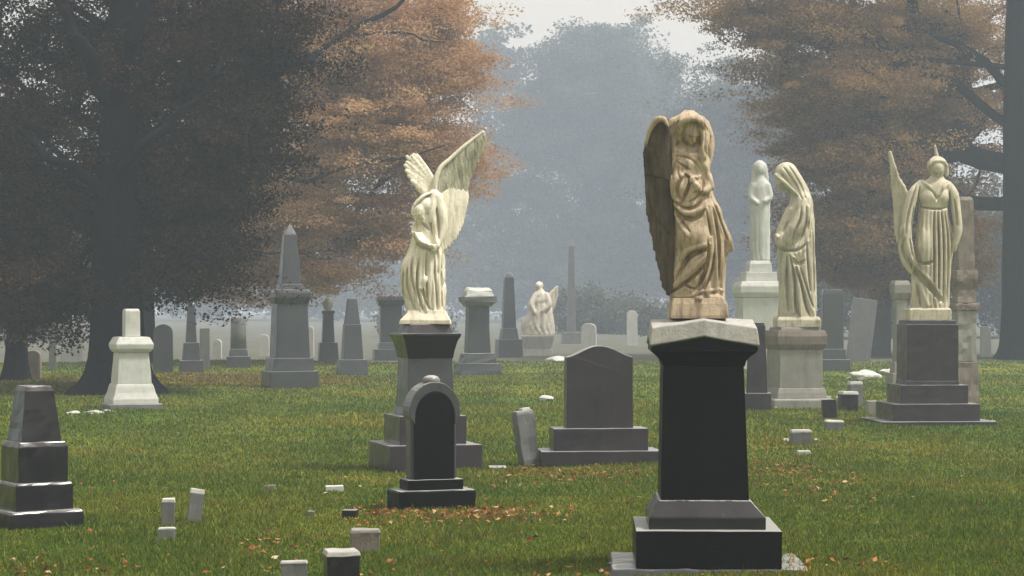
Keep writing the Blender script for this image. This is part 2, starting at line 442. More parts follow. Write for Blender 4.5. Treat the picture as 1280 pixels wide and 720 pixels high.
def folds(k, amp, seed=0, twist=0., z0=0., warp=.5, zs=.02, fade=None, front=None):
    """drapery: rounded tubes with sharp valleys running down the robe"""
    def f(X, Y, Z, th):
        w = warp*np.sin(Z*zs*2.1+seed+1.5*th) + .5*warp*np.sin(Z*zs*4.7+2.3*th+seed*2.1) + twist*(Z-z0)
        a = np.abs(np.sin(.5*k*(th+w)+seed))
        b = np.abs(np.sin(.5*(k*1.7)*(th-.6*w)+seed*1.9))
        m = .65+.35*np.sin(2*th+seed*3+Z*zs)
        r = (a**.8*.7+b*.35-.5)*amp*m
        if fade is not None: r = r*np.interp(Z, [p[0] for p in fade], [p[1] for p in fade])
        return r.astype(np.float32)
    return f

def statue_root(name, label, cat, px, py, d, group=None):
    return empty(name, (wx(px, d), d, wz(py, d)), 0, label, cat, group)
def add_plinth(root, s, rings, mat, name='plinth', seed=3):
    bm = frustum_rings([(z*s, hx*s, hy*s, ox*s, 0) for z, hx, hy, ox in rings])
    finish(bm, name, mat, root, bev=.8*s, rough=.5*s, cuts=3, seed=seed)
def hand(S, wrist, dirv, up, L, k=.4, curl=.5):
    """palm + four fingers + thumb"""
    w = Vector(wrist); dv = Vector(dirv).normalized(); u = Vector(up).normalized(); sd = dv.cross(u).normalized()
    pc = w + dv*L*.28
    S.cap(tuple(w), tuple(w+dv*L*.45), L*.17, L*.20, k, flat=tuple(u), fl=1.6)
    for i in range(4):
        b = w + dv*L*.45 + sd*L*(.18-.12*i); ln = L*(.42,.5,.47,.36)[i]
        m = b + dv*ln*.5 - u*ln*.12*curl; e = m + dv*ln*.42 - u*ln*.4*curl
        S.tube([tuple(b), tuple(m), tuple(e)], [L*.075, L*.068, L*.055], k)
    tb = w + dv*L*.12 + sd*L*.17; te = tb + dv*L*.3 + sd*L*.16 - u*L*.08
    S.cap(tuple(tb), tuple(te), L*.085, L*.065, k)
def head(S, c, r, fwd, k=1.0, chin=.9):
    """skull with brow, sockets, nose, lips, chin; fwd = face direction (tilt included)"""
    c = Vector(c); f = Vector(fwd).normalized(); side = f.cross(Vector((0,0,1))).normalized(); up = side.cross(f).normalized()
    Rm = Matrix((side, f, up)).transposed()
    P = lambda a, b, e: tuple(c + side*a*r + f*b*r + up*e*r)
    S.ell(P(0,0,.1), (r*.80, r*.92, r*.95), k, rot=Rm)
    S.ell(P(0,.22,-.45), (r*.58, r*.62, r*.66), k*1.5, rot=Rm)
    S.ell(P(0,.55,-.92), (r*.24, r*.24, r*.2), k)
    for sg in (-1, 1):
        S.ell(P(sg*.33,.86,.02), (r*.20, r*.2, r*.13), r*.08, 'sub', rot=Rm)
        S.ell(P(sg*.33,.68,.0), (r*.15, r*.14, r*.10), r*.05, rot=Rm)
        S.cap(P(sg*.12,.90,.20), P(sg*.52,.70,.20), r*.08, r*.07, r*.15)
        S.ell(P(sg*.42,.55,-.35), (r*.22, r*.2, r*.2), r*.3, rot=Rm)
    S.cap(P(0,.88,.12), P(0,1.10,-.28), r*.07, r*.13, r*.12)
    S.cap(P(-.16,.86,-.55), P(.16,.86,-.55), r*.07, r*.07, r*.08)
    S.cap(P(-.13,.84,-.67), P(.13,.84,-.67), r*.08, r*.08, r*.08)

# ================================================================== SETTING
def hgt(x, y):
    x = np.asarray(x, float); y = np.asarray(y, float)
    h = .035*np.sin(x*.55+.3*np.sin(y*.3)) + .03*np.sin(y*.42+1.0+.5*np.sin(x*.23)) + .012*np.sin(x*1.9+y*1.3)
    return h
def fadeh(x, y): return hgt(x, y)
xs = np.concatenate([-np.geomspace(700, 16, 28)[:-1], np.linspace(-16, 16, 161), np.geomspace(16, 700, 28)[1:]])
ys = np.concatenate([np.linspace(-60, 8, 10)[:-1], np.linspace(8, 46, 191), np.geomspace(46, 700, 60)[1:]])
GX, GY = np.meshgrid(xs, ys, indexing='ij')
GZ = fadeh(GX, GY)
nX, nY = GX.shape
ii = np.arange(nX*nY).reshape(nX, nY)
gf = np.stack([ii[:-1,:-1], ii[1:,:-1], ii[1:,1:], ii[:-1,1:]], -1).reshape(-1, 4)
gme = np_mesh(np.stack([GX, GY, GZ], -1).reshape(-1,3), gf)
def pxof(x, y): return CX + x/np.maximum(y, 1)*F
def gyof(y): return HOR + CAMH*F/np.maximum(y, 1)
PXv = pxof(GX, GY); GYv = gyof(GY)
lit = np.zeros_like(GX)
def blob(px, gy, rx, ry, a=1.):
    global lit
    lit = np.maximum(lit, a*np.exp(-(((PXv-px)/rx)**2+((GYv-gy)/ry)**2)))
blob(300, 474, 230, 11, .62); blob(60, 480, 130, 14, .6); blob(600, 645, 90, 10, .50); blob(480, 645, 60, 9, .45)
blob(740, 592, 100, 11, .45); blob(960, 590, 60, 8, .38); blob(1040, 620, 60, 10, .32); blob(1075, 520, 40, 16, .35)
blob(700, 470, 100, 12, .3); blob(870, 712, 130, 12, .55); blob(40, 700, 80, 16, .4); blob(400, 715, 100, 8, .35); blob(960,575,40,10,.4)
at = gme.attributes.new('litter', 'FLOAT', 'POINT'); at.data.foreach_set('value', lit.astype(np.float32).ravel())
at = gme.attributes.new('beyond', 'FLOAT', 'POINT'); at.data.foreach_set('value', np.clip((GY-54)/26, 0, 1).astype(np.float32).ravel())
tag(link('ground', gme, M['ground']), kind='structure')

# grass blades
def make_grass(n):
    u = rng.random(n); d0, d1 = 12.2, 66.
    # density falls with distance
    y = 1/(1/d0 - u*(1/d0-1/d1)); w = y*.262+.6
    x = (rng.random(n)*2-1)*w
    clump = vnoise((x*2.6, y*2.6, x*0), 3)
    hh = (.018+.022*rng.random(n)**2)*(1+.5*clump)*np.where(rng.random(n)<.012, 2.0, 1)*(y/13)**.35
    a = rng.random(n)*2*np.pi; wd = (.0035+.0035*rng.random(n))*(y/13)
    z = fadeh(x, y)
    lean = (.3+.6*rng.random(n))*hh; la = rng.random(n)*2*np.pi
    b0 = np.stack([x-np.cos(a)*wd, y-np.sin(a)*wd, z-.004], 1); b1 = np.stack([x+np.cos(a)*wd, y+np.sin(a)*wd, z-.004], 1)
    t = np.stack([x+np.cos(la)*lean, y+np.sin(la)*lean, z+hh], 1)
    V = np.stack([b0, b1, t], 1).reshape(-1,3)
    me = np_mesh(V, np.arange(3*n).reshape(-1,3), False)
    face_attr(me, 'tint', np.clip(rng.random(n)**1.3, 0, 1)); return me
tag(link('grass', make_grass(520000), M['blade']), 'short damp green lawn with yellowing patches', 'grass', kind='stuff')

def leaf_quads(C, size, flat=.0, seed=0):
    n = len(C); r = np.random.default_rng(seed)
    a = r.normal(size=(n,3)); a[:,2] *= (1-flat); a /= np.linalg.norm(a, axis=1)[:,None]
    b = r.normal(size=(n,3)); b[:,2] *= (1-flat); b -= (a*b).sum(1)[:,None]*a; b /= np.linalg.norm(b, axis=1)[:,None]
    s = size*(.6+.8*r.random(n))[:,None]; nn = np.cross(a, b)
    p0 = C-a*s*.5; p2 = C+a*s*.5; p1 = C+b*s*.30+nn*s*.10; p3 = C-b*s*.30+nn*s*.10
    V = np.stack([p0,p1,p2,p3], 1).reshape(-1,3)
    return V, np.arange(4*n).reshape(-1,4)
# fallen leaves
def make_litter():
    P = []
    spots = [(600,648,55,6,420),(500,646,40,6,160),(745,592,85,8,420),(960,590,45,8,140),(1040,620,60,12,120),(870,718,120,5,110),(40,708,60,10,90),
             (400,705,120,12,50),(340,676,30,5,40),(1070,525,40,14,120),(700,560,500,60,260),(640,650,640,60,170),(1000,560,60,18,160)]
    for px, gy, sx, sy, n in spots:
        q = rng.normal(size=(n*2,2)); X = px+q[:,0]*sx; G = gy+q[:,1]*sy
        X = X[:n]; G = np.clip(G[:n], 476, 745); d = CAMH*F/(G-HOR); P.append(np.stack([(X-CX)/F*d, d], 1))
    # scattered mats below the orange trees
    X = rng.normal(300, 170, 5000); G = rng.normal(475, 6, 5000); G = np.clip(G, 463, 490); d = CAMH*F/(G-HOR); P.append(np.stack([(X-CX)/F*d, d], 1))
    P = np.concatenate(P); z = fadeh(P[:,0], P[:,1])+.012+rng.random(len(P))*.02
    V, Fc = leaf_quads(np.column_stack([P, z]), .048, .75, 5)
    me = np_mesh(V, Fc, False); face_attr(me, 'tint', rng.random(len(Fc))); return me
tag(link('fallen_leaves', make_litter(), M['leaf_litter']), 'rust coloured fallen leaves strewn over the lawn and round the monument bases', 'leaves', kind='stuff')

# ================================================================== TREES
def tree(name, label, px, gy, trunk_r, top_py, blobs, leafmat_, barkm, leaf=.10, per=200, seed=1, flare=1.5, lean=0., d=None, group=None, csize=.75, flatc=.45, limbs=()):
    """blobs: (px, py, rx_px, rz_px, depth_offset_m, ry_m, n_clusters)"""
    r = np.random.default_rng(seed); dd = d or dist(gy); s = dd/F
    bx, by = wx(px, dd), dd
    root = empty(name, (bx, by, 0), 0, label, 'tree', group)
    topz = wz(top_py, dd)
    nodes = []; par = []
    nt_ = 16
    for i in range(nt_):
        t = i/(nt_-1); z = -.2+(topz+.2)*t
        nodes.append(np.array([lean*t*t + .12*trunk_r*math.sin(5*t+seed), .15*trunk_r*math.sin(4*t+1+seed), z])); par.append(i-1)
    C = []
    for (cx, cz, rx, rz, oy, ry, n) in blobs:
        q = r.normal(size=(n,3)); q /= np.linalg.norm(q, axis=1)[:,None]; q *= (r.random(n)**.42)[:,None]
        C.append(np.column_stack([wx(cx, dd)-bx+q[:,0]*rx*s, oy+q[:,1]*ry, wz(cz, dd)+q[:,2]*rz*s]))
    C = np.concatenate(C)
    order = np.argsort(np.hypot(C[:,0], C[:,1]) + .3*np.abs(C[:,2]-topz*.6))
    load = [0]*nt_; tips = []; lmb = {}
    for pts, ry, lr in limbs:
        P = [np.array([wx(a_, dd)-bx, ry*min(1, q_/1.), wz(b_, dd)]) for q_, (a_, b_) in enumerate(pts)]
        N = np.array(nodes[:nt_]); prev = int(np.argmin(np.linalg.norm(N-P[0], axis=1)))
        P[0] = nodes[prev]*.5+P[0]*.5
        for q_ in range(len(P)-1):
            for t_ in (.34,.67,1.):
                nodes.append(P[q_]+(P[q_+1]-P[q_])*t_+r.normal(size=3)*.05); par.append(prev); prev = len(nodes)-1; load.append(0)
                lmb[prev] = lr*(1-.8*(q_+t_)/(len(P)-1))
    minz = topz*.3
    for ci in order:
        c = C[ci]; N = np.array(nodes); dv = c-N; L = np.linalg.norm(dv, axis=1)
        pen = np.maximum(0, N[:,2]-c[2]+.15*np.hypot(dv[:,0], dv[:,1]))*1.4 + np.where(N[:,2] < minz, 6, 0)
        # prefer growing outward: nodes nearer the trunk than the target
        pen += np.maximum(0, np.hypot(N[:,0],N[:,1])-np.hypot(c[0],c[1]))*1.5
        j = int(np.argmin(L+pen)); a = nodes[j]; Ld = L[j]
        ns = max(1, min(6, int(Ld/.7))); prev = j
        mid = r.normal(size=3)*Ld*.10 + np.array([0,0,-.06*Ld])
        for q in range(1, ns+1):
            t = q/ns; p = a+(c-a)*t+mid*math.sin(math.pi*t)+ (r.normal(size=3)*.04*Ld if q < ns else 0)
            nodes.append(p); par.append(prev); prev = len(nodes)-1; load.append(0)
        tips.append(prev)
    cnt = np.zeros(len(nodes))
    for t in tips:
        j = t
        while j >= 0: cnt[j] += 1; j = par[j]
    tipr = trunk_r*.8/(len(tips)**.5)
    rad = np.maximum(tipr*.9, tipr*cnt**.5)
    for i in range(nt_):
        t = i/(nt_-1); rad[i] = max(rad[i]*0.4, trunk_r*(1-.55*t))
    for q_, v_ in lmb.items(): rad[q_] = max(rad[q_]*.6, v_)
    V = []; Fq = []
    # trunk loft with lobes and root flare
    ns = 20; zst = np.concatenate([np.linspace(-.25, 1.2, 10), np.linspace(1.5, topz, 22)])
    T = np.array(nodes[:nt_])
    for k_, z in enumerate(zst):
        cx = np.interp(z, T[:,2], T[:,0]); cy = np.interp(z, T[:,2], T[:,1]); rr = np.interp(z, T[:,2], rad[:nt_])
        fl = 1+(flare-1)*math.exp(-max(z,0)/.35)
        for q in range(ns):
            th = 2*math.pi*q/ns; lob = 1+(.05+.22*(fl-1))*math.sin(3*th+seed)+(.04+.15*(fl-1))*math.sin(5*th+2*seed)+.03*math.sin(9*th+z*1.3)
            V.append((cx+math.cos(th)*rr*fl*lob, cy+math.sin(th)*rr*fl*lob, z))
    for k_ in range(len(zst)-1):
        for q in range(ns): Fq.append((k_*ns+q, k_*ns+(q+1)%ns, (k_+1)*ns+(q+1)%ns, (k_+1)*ns+q))
    m = 6
    for i in range(nt_, len(nodes)):
        a, b = Vector(nodes[par[i]]), Vector(nodes[i]); ra, rb = (rad[par[i]] if par[i] >= nt_ else rad[i]*1.15), rad[i]
        ra = min(ra, rb*1.6); dv = b-a
        if dv.length < 1e-4: continue
        dv.normalize(); u = dv.orthogonal().normalized(); w = dv.cross(u); b0 = len(V)
        for (p, rr) in ((a-dv*ra*.3, ra), (b, rb)):
            for q in range(m):
                th = 2*math.pi*q/m; V.append(tuple(p+u*math.cos(th)*rr+w*math.sin(th)*rr))
        for q in range(m): Fq.append((b0+q, b0+(q+1)%m, b0+m+(q+1)%m, b0+m+q))
    link('trunk', np_mesh(V, Fq), M[barkm], root)
    # leaves
    L = []
    tint = []
    for c in C:
        n = int(per*(.6+.8*r.random())); sz = csize*(.6+.8*r.random())
        sub = r.normal(size=(7,3))*np.array([sz*.62, sz*.62, sz*flatc*.7])
        q = r.normal(size=(n,3)); q /= np.linalg.norm(q, axis=1)[:,None]; q *= (r.random(n)**.4)[:,None]
        q = q*np.array([.62, .62, .62*flatc])*sz + sub[r.integers(0,7,n)]
        L.append(c+q); base = r.random()*.55
        tint.append(np.clip(base+.42*r.random(n)**1.2, 0, 1))
    L = np.concatenate(L); tint = np.concatenate(tint)
    V, Fc = leaf_quads(L, leaf, .3, seed+9)
    me = np_mesh(V, Fc, False); face_attr(me, 'tint', tint)
    link('crown', me, M[leafmat_], root)
    return root

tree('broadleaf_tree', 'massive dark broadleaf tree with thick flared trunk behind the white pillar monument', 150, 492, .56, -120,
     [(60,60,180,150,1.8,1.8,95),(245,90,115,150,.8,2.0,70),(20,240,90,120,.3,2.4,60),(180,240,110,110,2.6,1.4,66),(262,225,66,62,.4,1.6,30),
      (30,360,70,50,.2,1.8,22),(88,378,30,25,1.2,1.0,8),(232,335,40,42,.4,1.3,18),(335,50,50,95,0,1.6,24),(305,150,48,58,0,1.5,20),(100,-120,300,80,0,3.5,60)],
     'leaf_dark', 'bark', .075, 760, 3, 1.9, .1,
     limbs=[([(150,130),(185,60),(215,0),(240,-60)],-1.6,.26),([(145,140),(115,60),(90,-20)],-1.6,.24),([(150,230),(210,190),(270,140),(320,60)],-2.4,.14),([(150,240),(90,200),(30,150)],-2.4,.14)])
tree('slender_tree', 'slim dark trunk with drooping foliage at the left edge of the lawn', 22, 478, .25, 150,
     [(10,330,60,70,0,1.6,22),(30,395,40,25,0,1.2,8),(-30,220,90,120,0,2,30)], 'leaf_dark', 'bark', .095, 380, 5, 1.5)
tree('autumn_tree', 'wide autumn tree with rust orange leaves above the tall obelisk monument', 180, 456, .30, -60,
     [(480,70,110,70,0,3,75),(440,170,110,80,-.5,3,85),(530,190,60,40,0,2,30),(400,270,110,55,0,3,60),(300,300,90,50,.5,3,40),(560,90,32,55,0,1.6,16),(560,215,30,26,0,1.4,9),
      (470,300,38,24,0,1.6,12),(290,345,50,22,0,2,14),(390,338,60,20,0,2,17),(300,120,150,140,1,3,60),(420,-60,170,60,0,3.5,50),(340,20,120,60,0,3,30),(545,20,35,40,0,1.5,14)],
     'leaf_orange', 'bark', .085, 840, 8, 1.3, csize=1.0, flatc=.36,
     limbs=[([(182,200),(290,150),(400,88),(460,50),(520,15),(550,-20)],-3.2,.15),([(182,240),(300,240),(400,230),(480,210),(560,195)],-3.0,.10),([(460,50),(500,60),(560,70)],-3.2,.06),([(182,290),(270,310),(350,318),(430,322)],-3.0,.07)])
tree('oak_tree', 'big copper leaved tree with a thick dark trunk at the right edge of the lawn', 1284, 449, 1.04, -160,
     [(1160,40,100,60,3.4,2.2,80),(1010,40,90,34,0,2.6,38),(1050,110,90,40,-.5,2.8,52),(1160,140,96,60,3.4,2.0,70),(1060,200,80,50,0,2.8,50),(1160,260,92,60,3.4,2.0,62),
      (1050,290,60,50,.4,2.6,34),(1145,335,84,28,3.2,1.8,30),(1020,160,44,34,0,2,14),(935,15,50,16,0,1.6,12),(1290,60,120,150,6,2.2,40),(1060,-60,170,60,0,4,50),(1205,330,40,40,3.5,1.8,16),(1420,200,70,160,3,3,40)],
     'leaf_brown', 'bark', .098, 800, 14, 1.25, csize=1.15, flatc=.30,
     limbs=[([(1262,160),(1200,105),(1140,80),(1090,95),(1040,118),(985,125)],.6,.17),([(1262,120),(1215,60),(1160,38),(1100,25),(1030,30)],.4,.16),([(1262,215),(1205,190),(1150,200),(1090,225),(1040,250)],.5,.12),
            ([(1140,80),(1100,60),(1060,20),(1020,-20)],.4,.08),([(1262,260),(1210,250),(1160,270),(1110,300)],.6,.08)])
# ghostly far trees
tree('distant_tree', 'huge round topped tree fading into the fog at the centre of the cemetery', 740, 0, .7, 100,
     [(760,130,90,80,0,6,64),(700,190,75,90,0,5,45),(830,190,85,110,0,5,50),(760,280,160,110,0,6,70),(680,330,80,80,0,5,30),(860,330,90,80,0,5,30),(755,62,44,26,0,3,16),(715,90,40,30,0,3,10),(805,85,34,30,0,3,10)],
     'leaf_far', 'bark2', .38, 1100, 21, 1.2, d=250, csize=3.0, flatc=.55)
tree('distant_tree', 'tall narrow foggy tree between the centre tree and the copper leaved tree', 935, 0, .5, 120,
     [(925,130,60,60,0,4,30),(900,220,55,80,0,4,30),(960,230,70,90,0,4,35),(940,330,80,70,0,4,30)],
     'leaf_far', 'bark2', .34, 850, 23, 1.2, d=195, csize=2.5, flatc=.5)
tree('distant_tree', 'pale slim tree in thick fog just right of the orange leaved crown', 600, 0, .45, 120,
     [(605,90,38,60,0,4,18),(610,200,50,80,0,4,22),(600,300,45,60,0,4,18)],
     'leaf_far', 'bark2', .60, 420, 25, 1.2, d=260, csize=2.6, flatc=.6)
tree('distant_tree', 'low pale tree glimpsed in fog beneath the orange crown', 440, 0, .4, 300,
     [(400,330,70,40,0,5,16),(330,350,70,36,0,5,14),(470,345,50,30,0,5,9)],
     'leaf_far', 'bark2', .65, 420, 27, 1.2, d=300, csize=2.8, flatc=.6)
tree('distant_tree', 'dim tree mass behind the copper leaved tree and the drooping winged statue', 1120, 0, .5, 150,
     [(1120,330,90,70,0,5,30),(1200,300,90,90,0,5,34),(1040,360,50,50,0,4,14),(1270,350,70,60,0,5,16)],
     'leaf_far', 'bark2', .34, 380, 29, 1.2, d=118, csize=1.7, flatc=.55)
tree('distant_tree', 'dim tree filling the gap at the far left edge of the fog', 30, 0, .5, 200,
     [(20,330,90,90,0,5,34),(-40,250,90,120,0,5,30),(110,300,80,80,0,5,24)],
     'leaf_far', 'bark2', .34, 380, 31, 1.2, d=110, csize=1.7, flatc=.55)
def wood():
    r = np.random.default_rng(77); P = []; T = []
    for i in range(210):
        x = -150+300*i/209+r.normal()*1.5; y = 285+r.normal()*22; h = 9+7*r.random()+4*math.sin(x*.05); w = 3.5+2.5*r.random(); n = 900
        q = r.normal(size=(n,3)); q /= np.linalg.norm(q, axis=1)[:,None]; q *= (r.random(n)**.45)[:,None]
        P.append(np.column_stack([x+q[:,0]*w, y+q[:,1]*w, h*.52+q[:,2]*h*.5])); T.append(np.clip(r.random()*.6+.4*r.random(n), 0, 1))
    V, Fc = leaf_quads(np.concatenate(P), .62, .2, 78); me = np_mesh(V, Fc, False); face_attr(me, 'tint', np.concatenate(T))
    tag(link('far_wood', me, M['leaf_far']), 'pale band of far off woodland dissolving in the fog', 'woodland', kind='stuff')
wood()
def shrub(label, px, d, rx, top, n, seed, leaf=.22):
    r = np.random.default_rng(seed); root = empty('bush', (wx(px,d), d, 0), 0, label, 'bush')
    s = d/F; H = wz(top, d); q = r.normal(size=(n,3)); q /= np.linalg.norm(q,axis=1)[:,None]; q *= (r.random(n)**.4)[:,None]
    C = np.column_stack([q[:,0]*rx*s, q[:,1]*rx*s*.6, np.maximum(.1, H*.45+q[:,2]*H*.5)])
    L = np.repeat(C, 120, 0)+r.normal(size=(n*120,3))*.35
    L = L[L[:,2]>.02]; V, Fc = leaf_quads(L, leaf, .2, seed); me = np_mesh(V, Fc, False); face_attr(me, 'tint', r.random(len(Fc)))
    link('foliage', me, M['leaf_far'], root)
    V = []; Fq = []
    for i in range(9):
        e = Vector(C[i*n//9]); a = Vector((e.x*.15, e.y*.15, -.1)); u = Vector((1,0,0)); w = Vector((0,1,0)); b0 = len(V)
        for p, rr in ((a,.06),((a+e)/2+Vector((0,0,.1)),.045),(e,.02)):
            for k in range(5): V.append(tuple(p+u*math.cos(k*1.2566)*rr+w*math.sin(k*1.2566)*rr))
        for h in range(2):
            for k in range(5): Fq.append((b0+h*5+k, b0+h*5+(k+1)%5, b0+h*5+5+(k+1)%5, b0+h*5+5+k))
    link('stems', np_mesh(V, Fq), M['bark2'], root)
shrub('round dark bush behind the arched headstone', 742, 135, 62, 360, 90, 41)
shrub('low dark bush behind the large standing angel', 826, 125, 42, 378, 36, 42)
shrub('dim bush in fog left of the winged ivory statue', 520, 120, 50, 395, 30, 43)

# ================================================================== FOREGROUND PEDESTAL
def cross_gable(bm, hw, zc_b, zm_b, zc_t, zm_t, zp, hw2=None):
    """solid whose four sides rise to a point; corner/mid heights at bottom and top"""
    hw2 = hw2 or hw
    P = [(-1,-1),(0,-1),(1,-1),(1,0),(1,1),(0,1),(-1,1),(-1,0)]
    B = [bm.verts.new((x*hw, y*hw, zm_b if x*y == 0 else zc_b)) for x, y in P]
    T = [bm.verts.new((x*hw2, y*hw2, zm_t if x*y == 0 else zc_t)) for x, y in P]
    cb = bm.verts.new((0,0,min(zm_b, zc_b))); ct = bm.verts.new((0,0,zp))
    for i in range(8):
        j = (i+1) % 8; bm.faces.new((B[i],B[j],T[j],T[i])); bm.faces.new((T[i],T[j],ct)); bm.faces.new((B[j],B[i],cb))
    return bm
dA = 13.0; cA = dA + .46; sA = cA/F
zA = lambda py: CAMH-(py-HOR)*sA
pA = empty('pedestal', (wx(877, cA), cA, 0), math.radians(-2), 'tall tapering black granite pedestal with a pale gabled cap, nearest in the cemetery', 'pedestal')
U = sA
def zf(py, dep): # height of a point seen at py on a front plane dep metres in front of the centre
    return CAMH-(py-HOR)*(cA-dep)/F
finish(frustum_rings([(-.12,125*U,92*U,6*U,0),(.0,124*U,92*U,6*U,0),(zf(712,.46)+.002,118*U,88*U,6*U,0)]), 'footing', M['bluegrey'], pA, .012, .007, 4, 1)
zb0 = zf(712,.46); zb1 = zf(664,.46)
finish(frustum_rings([(zb0,88*U,88*U,4*U,0),(zb1,88*U,88*U,4*U,0)]), 'base', M['black'], pA, .008, .002, 3, 2)
zb2 = zf(646,.38)
finish(frustum_rings([(zb1-.002,71*U,71*U,3*U,0),(zb2-.01,71*U,71*U,3*U,0),(zb2,70*U,70*U,3*U,0),(zb2+.095,56*U,56*U,1*U,0)]), 'plinth', M['charcoal'], pA, .006, .002, 3, 3)
zd0 = zb2+.093; zd1 = zf(458,.27)
finish(frustum_rings([(zd0,54*U,54*U,1*U,0),(zd1,49.5*U,49.5*U,-.5*U,0)]), 'die', M['black'], pA, .007, .0015, 3, 4)
bm = bmesh.new()
cove = [(zd1-.002,50*U),(zd1+.035,52*U),(zd1+.06,56*U),(zd1+.085,62*U),(zd1+.10,65*U)]
frustum_rings([(z,h,h) for z,h in cove], bm)
cross_gable(bm, 65*U, zd1+.1005, zd1+.1005, zf(433,.34), zf(421,.34), zf(419,.34))
finish(bm, 'cornice', M['black'], pA, .004, .0015, 2, 5)
bm = bmesh.new()
cross_gable(bm, 67*U, zf(433,.34)+.003, zf(421,.34)+.003, zf(410,.34), zf(400,.34)+.0, zf(398,.1)+.012, 64*U)
finish(bm, 'cap', M['cap'], pA, .008, .003, 4, 6)
ztopA = zf(398,.1)+.012

# ================================================================== LARGE STANDING ANGEL (foreground)
U1 = sA
sa = empty('angel_statue', (wx(871, cA), cA, ztopA-.012), 0, 'large tan weathered angel with folded dark wings standing on the tall black pedestal', 'statue')
S = Sculpt((-48,-46,18), (52,42,264), .92)
fA = folds(11, 3.4, 1.0, .004, 26, .35, .012, [(20,1),(100,.8),(150,.4),(200,.2)])
S.loft([(22,1,1,33,26),(34,0,1,34,27),(60,2,0,33,27),(85,5,0,33,28),(100,4,-1,33,28),(118,2,-1,31.5,27),(135,0,0,31,25),(147,-5,0,29,23),(165,-9,1,26,21),(180,-10,1,25.5,20),(195,-12,1,23,17),(203,-13,1,18,14),(209,-12,1,11,10),(216,-12,1,9,9)], fA, 2.)
# advanced thigh, hip, flying edge of the mantle
S.ell((-5,-19,101),(17,14,17), 8); S.ell((3,-24,93),(9,8,8), 4); S.ell((10,-12,128),(15,13,16), 9)
S.tube([(24,-12,128),(31,-12,112),(38,-11,97),(42,-10,86)], [5,5.6,5.4,3], 3)
S.tube([(32,-6,108),(36,-8,92),(36,-8,82)], [5,5,3], 3)
# shoulders, upper arm under smooth cloth
S.ell((-25,-5,190),(11.5,12,15), 5); S.ell((5,-4,190),(11,12,15), 5)
S.ell((-26,-12,168),(10,11,17), 4)
S.ell((-9,-11,192),(13,8,12), 5)
# far forearm and hand on the chest
S.tube([(12,-8,176),(12,-17,162),(4,-22,158),(-4,-24,166)], [7,6,5,3.6], 3)
S.cap((-11,-1,205),(-9,-7,219), 9.5, 9, 3)
# ---- cloth
S.ridge([(-37,207),(-28,208),(-18,206),(-6,204),(3,198),(9,188),(14,176),(18,162)], [3.4,4.2,4.4,4.6,4.6,4.2,3.6,2.6], .2, 1.6)
S.crease([(-35,203),(-24,202),(-10,198),(-1,190),(6,178),(11,166)], 1.1, 3.4)
S.ridge([(-14,199),(-2,192),(5,180),(10,166)], 2.4, .3)
S.crease([(-28,196),(-20,190),(-10,184)], .9, 2.2)
S.ridge([(-18,179),(-27,171),(-31,160),(-28,149),(-21,144)], [2,3.4,3.8,3.4,2], .2, 1.6)
S.crease([(-19,174),(-25,165),(-26,156),(-22,149)], 1.5, 4.6)
S.ridge([(-12,172),(-16,160),(-21,146)], [1.6,2.6,1.4], .1, 1.)
S.crease([(-10,176),(-12,164),(-18,149),(-22,141)], 1.8, 5.5)
S.ridge([(-17,182),(-8,176),(0,175),(5,180)], 2.2, .2, 1.2); S.crease([(-16,178),(-6,172),(2,172)], 1.0, 3)
S.ridge([(2,176),(-1,166),(-6,156)], 1.8, .2, 1.)
S.crease([(7,172),(4,160),(-2,150),(-12,144)], 1.1, 3.6)
S.ridge([(-35,152),(-30,141),(-20,132),(-8,130),(2,135),(9,144)], [2.6,3.6,4.2,4.2,3.4,2], .2, 1.8)
S.crease([(-33,144),(-26,131),(-14,124),(-2,125),(7,134)], 2.0, 5.5)
S.crease([(-26,142),(-16,137),(-5,138),(4,146)], 1.3, 4.4)
S.ridge([(-29,134),(-24,120),(-18,108),(-13,101)], 2.3, .2, 1.2); S.crease([(-25,134),(-19,120),(-12,108)], 1.0, 3.4)
S.crease([(-32,128),(-29,112),(-26,96)], 1.0, 2.8)
S.ridge([(12,92),(-2,88),(-13,84),(-21,74),(-27,60),(-31,48)], [2.2,3.0,3.2,3,2.6,2], .2, 1.6)
S.crease([(13,86),(-2,81),(-12,75),(-20,62),(-28,46)], 2.4, 6.5)
S.ridge([(14,82),(2,70),(-12,56),(-26,44),(-37,35)], 2.8, .15, 1.6)
S.crease([(16,76),(4,62),(-10,49),(-24,38),(-35,31)], 1.9, 5.5)
S.ridge([(15,100),(16,84),(13,66),(8,50),(0,36),(-5,30)], [2,2.8,3,3,2.8,2], .15, 1.6)
S.crease([(11,96),(12,80),(9,62),(3,46),(-5,34)], 1.8, 5.5)
S.crease([(19,106),(20,84),(17,62),(11,44),(3,30)], 1.2, 4.0)
S.ridge([(14,140),(17,122),(20,100),(22,80),(22,56),(21,34)], 2.6, .2, 1.4)
S.crease([(18,138),(22,118),(25,98),(26,72),(26,36)], 1.9, 6)
S.crease([(9,134),(13,116),(15,104)], 1.1, 3.4)
S.ridge([(24,140),(29,118),(30,96),(30,66),(30,34)], 2.4, .2, 1.4)
S.crease([(16,152),(24,132),(31,112),(37,96)], 1.0, 3.2)
S.ridge([(-36,30),(-22,27),(-8,28),(2,33),(12,34),(24,36),(32,34)], 2.0, .3, 1.2)
S.crease([(-20,44),(-10,38),(-2,36)], 1.0, 3)
S.crease([(-31,92),(-30,74),(-33,56)], 1.0, 3); S.crease([(-28,196),(-31,184),(-32,172)], .9, 2.2); S.crease([(-24,190),(-25,180),(-22,172)], .8, 2)
hand(S, (-4,-23,164), (-.45,-.25,.85), (-.2,-1,.1), 15, .6, .7)
